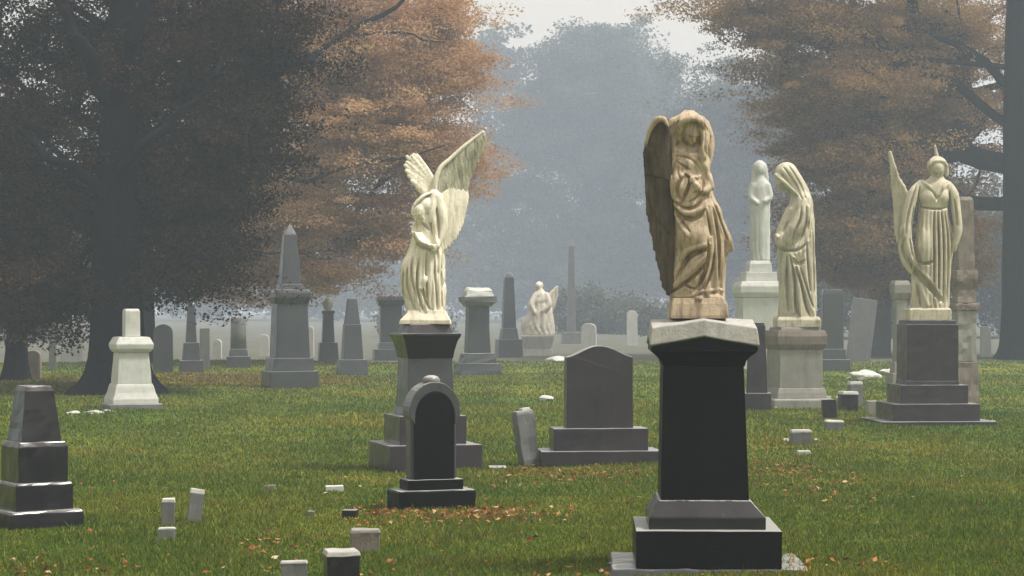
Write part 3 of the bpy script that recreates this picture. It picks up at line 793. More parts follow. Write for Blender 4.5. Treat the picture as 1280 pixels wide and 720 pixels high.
# ---- head: bowed, face in the shade of the hair
S.ell((-10,3,236),(24,21,22), 2)
S.tube([(-27,1,243),(-33,-1,228),(-34,-3,214),(-31,-4,202)], [9,8.5,7.5,5], 3)
S.tube([(4,-4,245),(8,-12,230),(8,-16,214),(7,-17,200)], [8,7,6,4], 3)
S.tube([(9,6,242),(15,3,226),(16,0,210),(14,-2,194)], [8,7,6,4], 3)
S.ell((-9,-21,222),(14.5,20,18), 2.5, 'sub')
S.ell((-11,11,222),(24,9,20), 2); S.ell((-11,3,208),(21,12,12), 3)
head(S, (-8.5,-6,230.5), 13.2, (.34,-.80,-.50), .8)
S.tube([(-25,-12,236),(-19,-18,244),(-9,-21,247),(2,-20,244),(9,-15,237)], [3.4,4.4,4.8,4.4,3.6], 2.4)
for q in range(9):
    a = -1+q*.25; S.tube([(-10+a*5,0,259),(-10+a*13,-12,254-abs(a)*4),(-10+a*17,-17,247-abs(a)*4)], [1.4,2.1,1.7], .8)
for q in range(5):
    S.crease([(-24-q*2.4,246-q*2),(-29-q*2.2,232),(-31-q*1.6,218),(-30-q,206)], .8, 2.2)
for q in range(4):
    S.crease([(6+q*2.6,244-q*4),(9+q*2.2+(q%2),230-q),(7+q*3-(q%2)*2,215),(9+q*2,203-q*2)], .6, 1.5)
S.ell((20,-20,25),(11,7,5), 1.5); S.ell((0,-24,24),(6,7,4), 1.5)
link('figure', S.mesh(U1), M['tan'], sa)
def wing(root, name, mat, scale, lead, trail, nrm, nf, thick=1.5, wf=4.2, rootc=None, vox=1.1, layers=(1.,.62,.36), flat=3.0, edge_r=3.2, curve=0.):
    """feathered wing: lead / trail are matched polylines of 3-D points; feathers run between them"""
    lead = np.array(lead, float); trail = np.array(trail, float); A = np.concatenate([lead, trail])
    S = Sculpt(A.min(0)-9, A.max(0)+9, vox)
    def at(P, t):
        P = np.asarray(P, float); u = t*(len(P)-1); i = min(int(u), len(P)-2); return P[i]+(P[i+1]-P[i])*(u-i)
    n = np.array(Vector(nrm).normalized())
    for li, ln in enumerate(layers):
        m = int(nf*(1+.25*li))
        for q in range(m):
            t = (q+.5*(li%2))/(m-1+.5*(li%2)) if m > 1 else .5
            t = min(t, 1.); a = at(lead, t); b = at(trail, t); L = b-a; e = a+L*ln*(.97+.03*math.sin(q*2.7))
            off = -n*li*thick*.85 + n*(.35 if q % 2 else -.35)
            mid = a+(e-a)*.55 + n*curve*ln
            S.tube([tuple(a+off), tuple(mid+off), tuple(e+off*.7)], [wf*.8, wf*(1-.08*li), wf*.55], .5, flat=n, fl=flat)
    S.tube([tuple(at(lead, t)-n*thick*.7) for t in np.linspace(0, 1, 9)], [edge_r*(1.05-.6*t) for t in np.linspace(0,1,9)], 1.5)
    return link(name, S.mesh(scale), mat, root)
# near wing: leading edge is the long left-hand curve, feathers hang down and inward
leadA = [(-37,-16,226),(-41,-20,241),(-46,-21,246),(-54,-19,240),(-61,-14,226),(-65,-9,206)]
trailA = [(-32,-12,30),(-37,-13,29),(-41,-11,33),(-46,-8,50),(-53,-5,84),(-62,-4,128)]
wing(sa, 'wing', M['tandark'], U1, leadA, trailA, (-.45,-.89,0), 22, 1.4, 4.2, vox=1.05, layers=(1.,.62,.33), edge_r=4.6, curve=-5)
S = Sculpt((-74,-30,190), (-30,-4,256), 1.)
S.tube([(-38,-19,236),(-43,-21,246),(-51,-21,246),(-59,-17,235),(-65,-11,214)], [2.6,4.2,4.4,3.4,2.0], 1)
link('wing_rim', S.mesh(U1), M['tan'], sa)  # paler tube paints the lit upper edge onto the dark wing
leadB = [(-28,12,218),(-32,18,242),(-38,22,250),(-46,24,242),(-54,22,226),(-60,18,200)]
trailB = [(-26,12,70),(-30,13,56),(-34,16,46),(-40,18,52),(-48,20,86),(-54,18,120)]
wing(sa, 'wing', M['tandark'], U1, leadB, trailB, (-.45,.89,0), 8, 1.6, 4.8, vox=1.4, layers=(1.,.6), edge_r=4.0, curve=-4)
add_plinth(sa, U1, [(0,35,30,1),(4,35.5,30.5,1),(18,34,29,1),(25,31,27,0)], M['tan'])

# ================================================================== IVORY WINGED STATUE
B_ = {}
dB = dist(588); 
mB = monument('pedestal', 'grey granite pedestal on two broad steps beneath the ivory raised wing statue', 'pedestal', 531, 588, 17,
 [('base','purple',[(588,72.5),(553,72.5)],1.0),('step','purple',[(552,53),(518,53)],1.0),('plinth','charcoal',[(517,40),(509,38.5)],1.0),('die','bluegrey',[(509,37.5),(447,35)],1.0),
  ('cornice','charcoal',[(447,36),(438,38),(426,42),(419,46.5),(416,46)],1.0),('top_slab','purple',[(416,36),(405,31)],1.0)])
cB = mB.location.y; sB = cB/F; ztopB = CAMH-(405-HOR)*sB
sb = empty('angel_statue', (wx(535, cB), cB, ztopB), 0, 'bright ivory angel bowing its head with both wings raised high', 'statue')
S = Sculpt((-44,-34,8), (40,26,178), .8)
fB = folds(12, 3.2, 2.2, 0, 0, .35, .02, [(10,1),(70,1),(120,.5),(150,.3)])
S.loft([(10,-2,0,23,19),(19,-2,0,23,19),(34,-4,0,25,19),(46,-5,0,26,19),(68,-6,0,26,18),(83,-4,0,24,17),(96,-1,0,21,16),(106,0,0,20,15),(120,2,0,18,14),(134,5,0,16,13),(148,6,1,13,11),(158,7,1,9,8),(168,7,2,5,6)], fB, 2.)
S.ell((-22,-10,64),(11,11,20), 6); S.ell((-24,-6,46),(9,10,14), 5)
S.tube([(12,-4,158),(17,-7,138),(19,-10,118),(12,-17,97)], [7,7,6,3.4], 3)
S.tube([(-6,-6,128),(-14,-11,118),(-10,-17,106),(2,-19,97)], [7,6.6,5.6,3.4], 3)
for a, b, c, r in ((-16,-18,-20,2.6),(-9,-10,-14,2.6),(-3,-4,-8,2.6),(3,2,-1,2.8),(9,8,7,2.8),(16,15,15,2.8)):
    S.ridge([(a*.8,92),(a,70),(b,44),(c,15)], r, .2, 1.6)
for pts in ([(-1,90),(-2,66),(-1,44),(1,18)],[(9,88),(9,62),(11,40),(12,18)],[(-25,70),(-25,48),(-20,30),(-14,16)],[(-10,82),(-13,62),(-12,42),(-7,22),(-3,14)],[(-18,86),(-20,66),(-18,50),(-14,34)],[(-6,50),(-4,34),(2,20)],[(17,84),(17,50),(18,20)],[(-30,62),(-31,46),(-28,30)]):
    S.crease(pts, 1.1, 4.2)
S.ridge([(-3,58),(-5,50),(-9,44)], 3, .1)
S.ridge([(2,158),(5,142),(8,124),(11,106),(13,96)], 2.8, .1, 1.4)
S.crease([(-1,150),(1,138),(4,124),(6,110)], 1.1, 3.6); S.crease([(8,152),(12,138),(14,122),(14,106)], 1.1, 3.6)
S.crease([(-12,128),(-5,124),(1,118)], 1.3, 4.2); S.crease([(-8,96),(2,93),(11,89)], 1.2, 3.6)
S.ridge([(-17,118),(-10,104),(2,98)], 2.2, .1, 1.2); S.crease([(-17,110),(-12,100),(-4,94)], 1.0, 3.2)
hand(S, (2,-20,99), (.8,-.25,-.35), (0,-1,.1), 12, .5, .7)
hand(S, (12,-19,98), (-.45,-.25,-.8), (0,-1,.1), 12, .5, .7)
S.cap((4,-1,152),(-4,-5,146), 8, 7.5, 2.5)
S.ell((-13,-15,120),(8,8,7), 1.5, 'sub')
S.ell((-5,-3,147),(14,12.5,12.5), 1.5, rot=Matrix.Rotation(-.6,3,'Y'))
S.tube([(6,-4,162),(7,-9,150),(5,-12,138),(3,-13,128)], [5,4.6,4,2.4], 1.6)
S.ell((-13,-16,131),(8,7.5,7.5), 1.5, 'sub')
head(S, (-10,-7,140), 12.2, (-.48,-.66,-.58), .9)
for q in range(7):
    a = -1+q/3; S.tube([(5,-2+a*5,164),(-6,-8+a*7,160-abs(a)*1.5),(-16,-10+a*7,150-abs(a)*2.5)], [1.3,1.9,1.4], .7)
link('figure', S.mesh(sB), M['marble'], sb)
add_plinth(sb, sB, [(0,32,24,-3),(5,31,24,-3),(14,24,20,-1),(17,23,19,-1)], M['marble'])
lead = [(9,3,170),(12,5,186),(20,8,198),(31,10,209),(45,12,221),(57,13,231),(68,14,240)]
trail = [(19,1,96),(31,5,104),(41,7,124),(46,9,150),(49,10,172),(57,12,194),(71,14,224)]
wing(sb, 'wing', M['wingdark'], sB, lead, trail, (.15,.99,.0), 26, 1.2, 4.0, vox=.95, layers=(1.,.66,.36), flat=2.6, edge_r=2.4)
S = Sculpt((4,-6,80), (76,22,250), .95)
S.tube([(8,0,168),(10,0,182),(16,3,196),(28,6,207),(44,9,222),(57,11,232),(69,12,241)], [3.6,3.2,3.,2.8,2.6,2.4,2.2], 1)
link('wing_rim', S.mesh(sB), M['marble'], sb)
wing(sb, 'feather_mantle', M['marble'], sB, [(13,1,158),(28,7,170),(45,12,176)], [(21,-4,92),(33,-1,104),(42,4,122),(48,9,150)], (.2,.98,0), 22, .9, 4.2, vox=.95, layers=(1.,), flat=1.9, edge_r=.8)
lead = [(11,5,173),(7,5,168),(0,3,160)]
trail = [(-15,8,213),(-21,7,214),(-27,6,210),(-30,4,202),(-29,2,193),(-24,0,183),(-15,-1,172)]
wing(sb, 'wing', M['marble'], sB, lead, trail, (.40,.83,-.38), 10, 1.2, 4.0, vox=.8, layers=(1.,.66,.36), flat=2.4, edge_r=2.2)

# ================================================================== HOODED FIGURE
mC = monument('pedestal', 'squat olive grey stone pedestal beneath the hooded praying statue', 'pedestal', 993, 512, 12,
 [('base','olive',[(512,45),(499,45),(497,43)],.9),('plinth','olive',[(497,38),(490,37),(484,35)],.9),('die','olive',[(484,33),(436,32.5)],.9),('cornice','rust',[(436,34),(430,37),(420,38),(413,36)],.9),('slab','olive',[(413,30),(409,29)],.9)])
cC = mC.location.y; sC = cC/F
sc_ = empty('hooded_statue', (wx(995, cC), cC, CAMH-(409-HOR)*sC), 0, 'pale hooded statue looking down at its clasped hands', 'statue')
S = Sculpt((-40,-30,8), (36,30,212), .85)
fC = folds(12, 2.8, 3.1, .001, 0, .3, .016, [(10,1),(90,.9),(130,.6),(160,.4),(185,.15)])
S.loft([(10,1,0,23,19),(30,2,0,23,19),(57,2,0,23,18),(80,1,0,23,18),(95,0,0,23,18),(108,1,0,22,17),(120,4,0,19,16),(134,5,0,18,15),(148,5,0,16,14),(160,6,0,12.5,12),(168,4,0,9,10),(176,0,1,8,8.5)], fC, 2.)
S.tube([(9,-8,158),(6,-14,140),(-4,-17,122),(-17,-13,110)], [9,9.5,9,6], 4)
S.tube([(-4,-14,120),(-14,-14,108),(-21,-11,104)], [8,8,6], 4)
S.tube([(-24,-8,110),(-19,-6,124),(-9,-6,146)], [4,5,5], 3)
for pts, r in (([(-14,92),(-17,60),(-16,18)],2.8),([(-12,92),(-8,60),(-6,18)],2.8),([(-10,92),(0,60),(2,14)],3),([(-6,86),(8,50),(20,12)],3.4),([(8,100),(9,70),(14,40)],2.6),([(16,120),(17,80),(18,40),(20,16)],2.6),([(12,150),(16,130),(13,110),(8,96)],2.4)):
    S.ridge(pts, r, .2, 1.6)
for pts in ([(-19,92),(-20,60),(-18,18)],[(-13,90),(-13,55),(-11,18)],[(-10,90),(-4,58),(-3,26),(3,12)],[(-6,84),(4,52),(10,26),(16,12)],[(2,76),(8,58),(15,36),(20,24)],[(11,104),(13,74),(16,44)],[(20,120),(21,80),(21,40)],[(-22,96),(-10,95),(2,97),(10,104)],[(-6,86),(0,80),(6,82)],[(4,150),(2,134),(-4,120),(-8,106)],[(10,150),(10,132),(6,116),(0,104)],[(16,146),(17,126),(14,110)],[(-13,128),(-18,114),(-17,103)]):
    S.crease(pts, 1.15, 4.)
hand(S, (-19,-14,109), (-.7,-.1,.6), (.4,-.8,.3), 12, .5, .5)
hand(S, (-19,-7,109), (-.7,.1,.6), (.4,.8,.3), 12, .5, .5)
# veil: dome sweeping back to the shoulder
S.ell((-14,0,191),(13.5,12.5,14.5), 2., rot=Matrix.Rotation(.35,3,'Y'))
S.tube([(-11,0,193),(-3,1,181),(5,2,168),(11,2,154)], [12.5,12.5,12,10], 4)
S.ell((-23,-3,174),(11,11,11), 1.2, 'sub')
head(S, (-16.5,-1,181.5), 9.8, (-.78,-.20,-.58), .8)
S.tube([(-26,-7,190),(-18,-12,182),(-9,-13.5,174),(-2,-13,166)], [2.2,2.6,2.8,2.4], 1.2)
for pts in ([(-18,200),(-9,188),(0,174),(5,160)],[(-12,203),(-3,190),(6,174),(10,160)],[(-22,194),(-14,184),(-5,173)]):
    S.crease(pts, .9, 2.2)
link('figure', S.mesh(sC), M['ivory'], sc_)
add_plinth(sc_, sC, [(0,27,22,1),(9,27,22,1),(13,25,20,1)], M['ivory'])

# ================================================================== DROOPING WINGED STATUE (right)
mD = monument('pedestal', 'dark granite pedestal on three wide steps beneath the winged statue with lowered arms', 'pedestal', 1159, 534, 4,
 [('footing','purple',[(534,75),(524,75)],.85),('lower_step','purple',[(524,57),(503,57)],.85),('step','purple',[(503,44.5),(480,44.5)],.85),('plinth','purple',[(480,35),(475,34.5)],.85),('die','purple',[(475,34),(405,34)],.85),('top_slab','purple',[(405,32),(400,31)],.85)])
cD = mD.location.y; sD = cD/F
sd = empty('angel_statue', (wx(1158, cD), cD, CAMH-(400-HOR)*sD), 0, 'cream angel in a high waisted gown with lowered arms and thin upright wings', 'statue')
S = Sculpt((-46,-30,10), (48,28,210), .85)
fD = folds(14, 2.4, 4.4, 0, 0, .18, .016, [(10,1),(110,1),(138,.5),(150,.15)])
S.loft([(12,3,0,23,19),(30,4,0,23,18),(60,6,0,23,17),(90,9,0,23,16.5),(108,10,0,21.5,15.5),(128,9,0,18.5,14),(142,8.5,0,17.5,13),(150,9,0,19,13.5),(158,10,0,20.5,13.5),(168,10.5,0,20,12.5),(174,12,0,13,10),(180,13,0,7,7)], fD, 2.)
S.ell((2,-8,153),(9,6,8), 5); S.ell((17,-8,153),(9,6,8), 5); S.ell((-4,-11,92),(9,9,22), 5)
S.tube([(-6,-1,168),(-16,-3,157),(-23,-6,136),(-27,-8,110)], [7.5,8,7.4,7], 3)
S.tube([(-27,-8,112),(-25,-12,92),(-20,-15,76)], [7.5,6,3.6], 3)
S.tube([(26,-1,167),(33,-2,156),(36,-5,136),(38,-7,112),(34,-9,94)], [7,7,6,5.4,3.2], 3)
for x in (-7,-2,3,9,15,21,27):
    S.ridge([(9+(x-9)*.75,138),(x,104),(x*1.02,64),(x*1.02-1,18)], 2.4, .2, 1.4)
for x in (6,12,18,24,29):
    S.crease([(9+(x-9)*.75,136),(x,104),(x*1.02,64),(x*1.02-1,18)], 1.1, 4.2)
for pts in ([(-10,141),(0,139),(9,138),(18,139),(27,142)],[(-10,166),(-12,150),(-15,136),(-17,118)],[(27,160),(28,146),(29,132)],[(-14,168),(-20,150),(-26,128),(-29,106)],[(-18,140),(-20,120),(-20,100)],[(-13,72),(-4,70),(5,73)],[(-1,166),(6,158),(10,150)],[(20,166),(15,158),(11,150)],[(33,150),(35,134),(36,118)],[(-24,100),(-21,84),(-19,74)]):
    S.crease(pts, 1.1, 3.6)
# undercut opening of the cloak across the shins
S.crease([(-19,64),(-8,52),(4,38),(14,25)], 3.2, 7, 1.5)
S.ridge([(-18,70),(-6,58),(6,44),(16,30)], 1.7, .3, 1.4)
S.ridge([(-18,58),(-16,36),(-20,18)], 2.6, .2); S.crease([(-14,46),(-12,30),(-10,18)], 1.2, 3.6); S.ridge([(-12,46),(-6,30),(-2,18)], 2.4, .2)
S.tube([(-26,-6,104),(-30,-4,90),(-27,-6,72),(-21,-8,60)], [6,6,5,3], 2.5)
S.crease([(-30,100),(-31,88),(-26,72)], 1.2, 3.6)
hand(S, (-21,-15,78), (.35,-.1,-.9), (0,-1,0), 14, .5, .4)
hand(S, (34,-9,98), (-.15,-.1,-1), (0,-1,0), 15, .5, .4)
S.ridge([(-6,172),(2,166),(8,156)], 2.2, .2, 1.2); S.ridge([(26,170),(20,164),(13,156)], 2.2, .2, 1.2)
S.cap((12,0,174),(13,-3,184), 6.6, 6.4, 2.5)
S.ell((13.5,0,193),(12.5,11.5,11.5), 1.5)
S.ell((13,-13,184),(8,7.5,8), 1.5, 'sub')
head(S, (13,-3.5,188.5), 10.5, (-.08,-.78,-.62), .9)
S.tube([(3,-6,192),(8,-9.5,197),(14,-10.5,198),(20,-8.5,197),(24,-4,192)], [2,2.4,2.4,2.4,2], 2.)
S.tube([(24,0,192),(25.5,0,186),(25,-1,181)], [3,2.8,2], 2)
for q in range(7):
    a = -1+q/3; S.tube([(13+a*3,2,204),(13+a*8,-6,202-abs(a)*3),(13+a*10,-9,195-abs(a)*2)], [1.2,1.6,1.2], .6)
link('figure', S.mesh(sD), M['ivory'], sd)
add_plinth(sd, sD, [(0,26,21,1),(13,26,21,1),(15,24,19,1)], M['ivory'])
lead = [(-20,8,150),(-26,10,166),(-33,12,178),(-38,13,194),(-43,14,210)]
trail = [(-22,9,84),(-28,10,72),(-33,10,84),(-37,12,110),(-38,13,180)]
wing(sd, 'wing', M['ivory'], sD, lead, trail, (.55,.83,0), 8, 1.2, 3.4, vox=1.05, layers=(1.,.6), flat=2.6, edge_r=2.6)
lead = [(18,8,160),(21,10,172),(20,12,188),(17,13,204),(14,14,218)]
trail = [(24,9,80),(28,10,76),(26,12,110),(23,13,150),(19,14,190)]
wing(sd, 'wing', M['ivory'], sD, lead, trail, (.95,.3,0), 7, 1.2, 3.0, vox=1.05, layers=(1.,.6), flat=2.6, edge_r=2.2)

# ================================================================== HEADSTONES NEARBY
def arched_stone():
    gy = 642; dd = dist(gy); s = dd/F
    root = empty('headstone', (wx(539, dd+.25), dd+.28, 0), math.radians(20), 'black arched headstone with a pale scrolled top in front of the ivory angel pedestal', 'headstone')
    s = (dd+.28)/F; k = math.cos(math.radians(20))
    Z = lambda py: CAMH-(py-HOR)*s
    finish(frustum_rings([(-.12,50*s,26*s),(Z(613),50*s,26*s),(Z(611),49*s,25*s)]), 'base', M['black'], root, .008, .003, 3, 11)
    finish(frustum_rings([(Z(611)-.002,36*s,19*s),(Z(598),36*s,19*s)]), 'step', M['black'], root, .008, .002, 3, 12)
    def arch(hw, zt, zs, z0, y0, y1):
        n = 18; out = [(-hw, z0), (hw, z0)]+[(hw*math.cos(math.pi*i/n), zs+(zt-zs)*math.sin(math.pi*i/n)) for i in range(n+1)]
        return prism(out, y0, y1)
    finish(arch(25.5*s, Z(490), Z(520), Z(598)-.002, -15*s, -10*s), 'front_panel', M['black'], root, .004, .001, 2, 13)
    finish(arch(30*s, Z(480), Z(508), Z(598)-.002, -10*s+.001, 13*s), 'body', M['bluegrey'], root, .02, .003, 3, 14)
    # hood mould: pale stone rim round the arch
    bm = bmesh.new(); n = 20; A = []; Bq = []
    for i in range(n+1):
        a = math.pi*i/n; A.append((25.7*s*math.cos(a), Z(520)+(Z(489.5)-Z(520))*math.sin(a))); Bq.append((33*s*math.cos(a), Z(513)+(Z(477)-Z(513))*math.sin(a)))
    out = [(A[0][0], Z(530))]+A+[(A[-1][0], Z(530)), (Bq[-1][0], Z(520))]+Bq[::-1]+[(Bq[0][0], Z(520))]
    finish(prism(out, -16*s, 14*s, bm), 'arch_moulding', M['bluegrey'], root, .008, .003, 1, 15)
    finish(round_rings([(Z(481),.055),(Z(478),.075),(Z(474),.078),(Z(470.5),.055),(Z(469),.02)], 16), 'finial', M['grey'], root, 0, .004, 1, 16, True)
arched_stone()
def serpentine():
    gy = 581; dd = dist(gy); c = dd+.3; s = c/F; r = math.radians(6)
    root = empty('headstone', (wx(748, c), c, 0), r, 'wide grey headstone with a curved top on a two step base', 'headstone')
    Z = lambda py: CAMH-(py-HOR)*s
    finish(frustum_rings([(-.12,75*s,34*s),(Z(564)+.02,75*s,34*s)]), 'base', M['purple'], root, .01, .003, 3, 21)
    finish(frustum_rings([(Z(564)+.018,59*s,25*s),(Z(536)+.015,59*s,25*s)]), 'step', M['purple'], root, .01, .003, 3, 22)
    zt = Z(432); zs = Z(446); n = 24; hw = 42
    out = [(-(hw)*s, Z(536)+.013), (hw*s, Z(536)+.013)]
    for i in range(n+1):
        x = 1-2*i/n; out.append((x*(hw-.6)*s, zs+(zt-zs)*(math.cos(x*math.pi)*.5+.5)**.75))
    finish(prism(out, -14*s, 14*s), 'slab', M['purple'], root, .012, .003, 2, 23)
serpentine()
def leaning_stone():
    c = dist(580)+.15; s = c/F
    root = empty('headstone', (wx(661, c), c, 0), math.radians(22), 'small leaning grey stone marker with a notched top beside the curved headstone', 'headstone')
    root.rotation_euler = (math.radians(-4), math.radians(-6), math.radians(22))
    finish(frustum_rings([(-.15,10*s,9*s),(62*s,12.5*s,9*s),(66*s,11.5*s,8*s)]), 'slab', M['grey'], root, .012, .012, 3, 31)
    finish(frustum_rings([(66*s-.004,5.5*s,6*s,3*s,0),(69*s,5*s,5.5*s,3*s,0)]), 'cap', M['white'], root, .006, .005, 2, 32)
leaning_stone()
monument('broken_obelisk', 'dark stub of an obelisk on three stacked blocks at the left edge of the lawn', 'monument', 43, 665, 33,
 [('base','charcoal',[(665,65),(638,65),(635,62)],1.),('middle_block','charcoal',[(635,51),(604,51),(601,48)],1.),('upper_block','charcoal',[(601,44),(557,44),(551,40)],1.),('shaft','charcoal',[(551,36),(488,26),(482,22)],1.)], rough=.005)
monument('pillar_monument', 'white marble pillar monument with a square stub, before the dark trunk', 'monument', 164, 516, 22,
 [('footing','grey',[(516,43),(504,43)],1.),('base','white',[(504,37),(498,37),(490,33),(483,31),(479,29)],1.),('die','white',[(479,28),(440,24)],1.),('cornice','white',[(440,26),(436,30),(430,31),(421,25)],1.),('stub','white',[(421,12.5),(389,12),(386,10)],1.)])
monument('obelisk', 'tall blue grey obelisk on a corniced pedestal below the orange tree', 'obelisk', 362, 485, 18,
 [('base','bluegrey',[(485,38.5),(463,38)],1.),('step','bluegrey',[(463,33),(447,31.5)],1.),('die','bluegrey',[(447,27),(380,24)],1.),('cornice','bluegrey',[(380,25),(372,28),(366,28),(362,26)],1.),('collar','bluegrey',[(362,20),(355,18)],1.),('shaft','bluegrey',[(355,15.5),(293,9.5)],1.),('tip','grey',[(293,9),(281,2)],1.)])

# ================================================================== BACKGROUND MONUMENTS
monument('headstone', 'dim round topped slab standing left of the slim obelisk in the misty background', 'headstone', 204, 466, 10, [('slab','bluegrey',[(466,13),(418,13),(405,12.5)],.35,'arch')])
monument('obelisk', 'slim grey obelisk just right of the round topped slab, left background', 'obelisk', 239, 466, 12,
 [('base','bluegrey',[(466,17.5),(450,17)],1.),('die','bluegrey',[(450,13),(428,11)],1.),('shaft','bluegrey',[(428,8),(382,5.5),(377,1.5)],1.)])
monument('headstone', 'thin upright stone post just right of the slim background obelisk', 'headstone', 256, 462, 8, [('slab','grey',[(462,7),(410,6.5)],.5)])
monument('column_monument', 'short broken round column on a block base in the left background', 'monument', 298, 461, 10,
 [('base','bluegrey',[(461,17.5),(445,17)],1.),('plinth','bluegrey',[(445,14),(436,12)],1.),('column','grey',[(436,10),(398,9.5),(396,8.5)],1.,'round')])
monument('urn_monument', 'misty pillar topped by a small round urn right of the tall obelisk', 'monument', 410, 453, 10,
 [('base','bluegrey',[(453,15),(428,13)],1.),('pillar','bluegrey',[(428,9),(392,7.5)],1.),('cap','bluegrey',[(392,9),(388,9)],1.),('urn','palefar',[(388,3),(384,6),(379,7),(374,5),(371,1.5)],1.,'round')])
monument('obelisk', 'stout truncated grey obelisk with a stepped base right of the misty urn pillar', 'obelisk', 440, 467, 14,
 [('base','bluegrey',[(467,22),(449,20)],1.),('die','bluegrey',[(449,15),(405,12)],1.),('shaft','bluegrey',[(405,11),(373,6.5)],1.)])
monument('pedestal', 'misty empty pedestal with a flat cap left of the ivory angel', 'pedestal', 488, 449, 8,
 [('base','bluegrey',[(449,24),(436,23)],.9),('plinth','bluegrey',[(436,18),(428,16)],.9),('die','bluegrey',[(428,15),(382,15)],.9),('cap','bluegrey',[(382,17),(375,19.5),(370,19)],.9)])
monument('pedestal', 'misty pedestal with a rough broken stone on its cap right of the ivory angel', 'pedestal', 597, 467, 12,
 [('base','bluegrey',[(467,31),(454,30)],1.),('step','bluegrey',[(454,24),(441,22)],1.),('die','bluegrey',[(441,16.5),(383,15.5)],1.),('cornice','grey',[(383,18),(377,24),(371,24)],1.),('broken_block','palefar',[(371,20),(364,19),(360,14)],.9)], rough=.02)
monument('obelisk', 'foggy slender obelisk between the broken topped pedestal and the white kneeling statue', 'obelisk', 636, 447, 10,
 [('base','bluegrey',[(447,18),(424,17)],1.),('die','bluegrey',[(424,13),(410,10.5)],1.),('shaft','bluegrey',[(410,9.5),(347,6.5),(341,3)],1.)])
monument('obelisk', 'very faint tall pale obelisk deep in the central fog', 'obelisk', 714, 430, 5,
 [('base','grey',[(430,13),(415,12)],1.),('shaft','grey',[(415,5.5),(308,3.6),(300,1)],1.)])
# white kneeling statue with pedestal
mF = monument('pedestal', 'low pale pedestal beneath the foggy white kneeling statue', 'pedestal', 672, 446, 0, [('base','palefar',[(446,19),(436,18)],.9),('block','palefar',[(436,17),(421,20.5),(419,20.5)],.9)])
cF = mF.location.y; sF = cF/F
sf = empty('kneeling_statue', (wx(672,cF), cF, CAMH-(419-HOR)*sF), 0, 'foggy white kneeling robed statue in the distance behind the arched headstone', 'statue')
S = Sculpt((-26,-18,-2),(30,18,72), 1.0)
S.loft([(0,1,0,20,14),(10,1,0,20,14),(26,3,0,16,12),(36,5,0,12,10),(48,4,0,10,8),(54,3,0,6,6),(58,2,0,4,4)], folds(11,2.6,1.2,0,0,.3,.05), 1.5)
S.ell((-12,-2,12),(9,9,12), 3); S.tube([(-2,-4,50),(-8,-9,38),(-4,-11,28)], [4,3.8,2.4], 2); S.tube([(11,-3,50),(14,-8,38),(6,-11,30)], [4,3.8,2.4], 2)
S.cap((2,0,52),(1,-2,60),3,3,1.5); head(S, (1,-2,61), 4.6, (-.4,-.8,-.4), .6); S.ell((2,1,62),(5.2,5,5.4), 1)
link('figure', S.mesh(sF), M['tanlight'], sf)
wing(sf, 'wing', M['tanlight'], sF, [(12,5,46),(18,7,54),(24,8,60)], [(14,5,18),(19,7,28),(23,8,40)], (.3,.95,0), 5, 1., 3., vox=1.2, layers=(1.,), flat=2.2, edge_r=2.)

# white figure on tall pedestal behind the hooded statue
mE = monument('pedestal', 'tall pale stepped pedestal directly behind the hooded statue', 'pedestal', 948, 462, 6,
 [('base','palefar',[(462,32),(440,31)],.9),('die','palefar',[(440,27),(372,27)],.9),('cornice','palefar',[(372,28),(366,31),(358,31),(352,28)],.9),('step','palefar',[(352,22),(340,21)],.9),('neck','palefar',[(340,16),(330,15),(326,13)],.9)])
cE = mE.location.y; sE = cE/F
se = empty('robed_statue', (wx(950,cE), cE, CAMH-(326-HOR)*sE), 0, 'slim white robed statue on the tall pale pedestal, blurred by fog', 'statue')
S = Sculpt((-20,-16,-1),(20,16,128), 1.0)
S.loft([(0,0,0,12,10),(30,0,0,12,10),(60,0,0,12,9.5),(80,0,0,12.5,9),(92,0,0,12,8.5),(100,0,0,8,6.5),(105,0,0,4.5,4.5)], folds(10,2.4,2.,0,0,.2,.03,[(0,1),(80,.5),(100,0)]), 1.5)
S.tube([(-9,-2,94),(-12,-4,80),(-5,-9,72)], [4.4,4,2.6], 2); S.tube([(9,-2,94),(12,-4,80),(5,-9,74)], [4.4,4,2.6], 2)
S.cap((0,0,102),(0,-1,112), 4.2, 4.2, 2); head(S, (0,-1,114), 6.2, (-.1,-.95,-.25), .7); S.ell((0,2,115),(8.5,8,11), 1.5); S.tube([(-5,2,118),(-7,2,106),(-8,2,96)],[4,4,3],2); S.tube([(5,2,118),(7,2,106),(8,2,96)],[4,4,3],2)
link('figure', S.mesh(sE), M['white'], se)

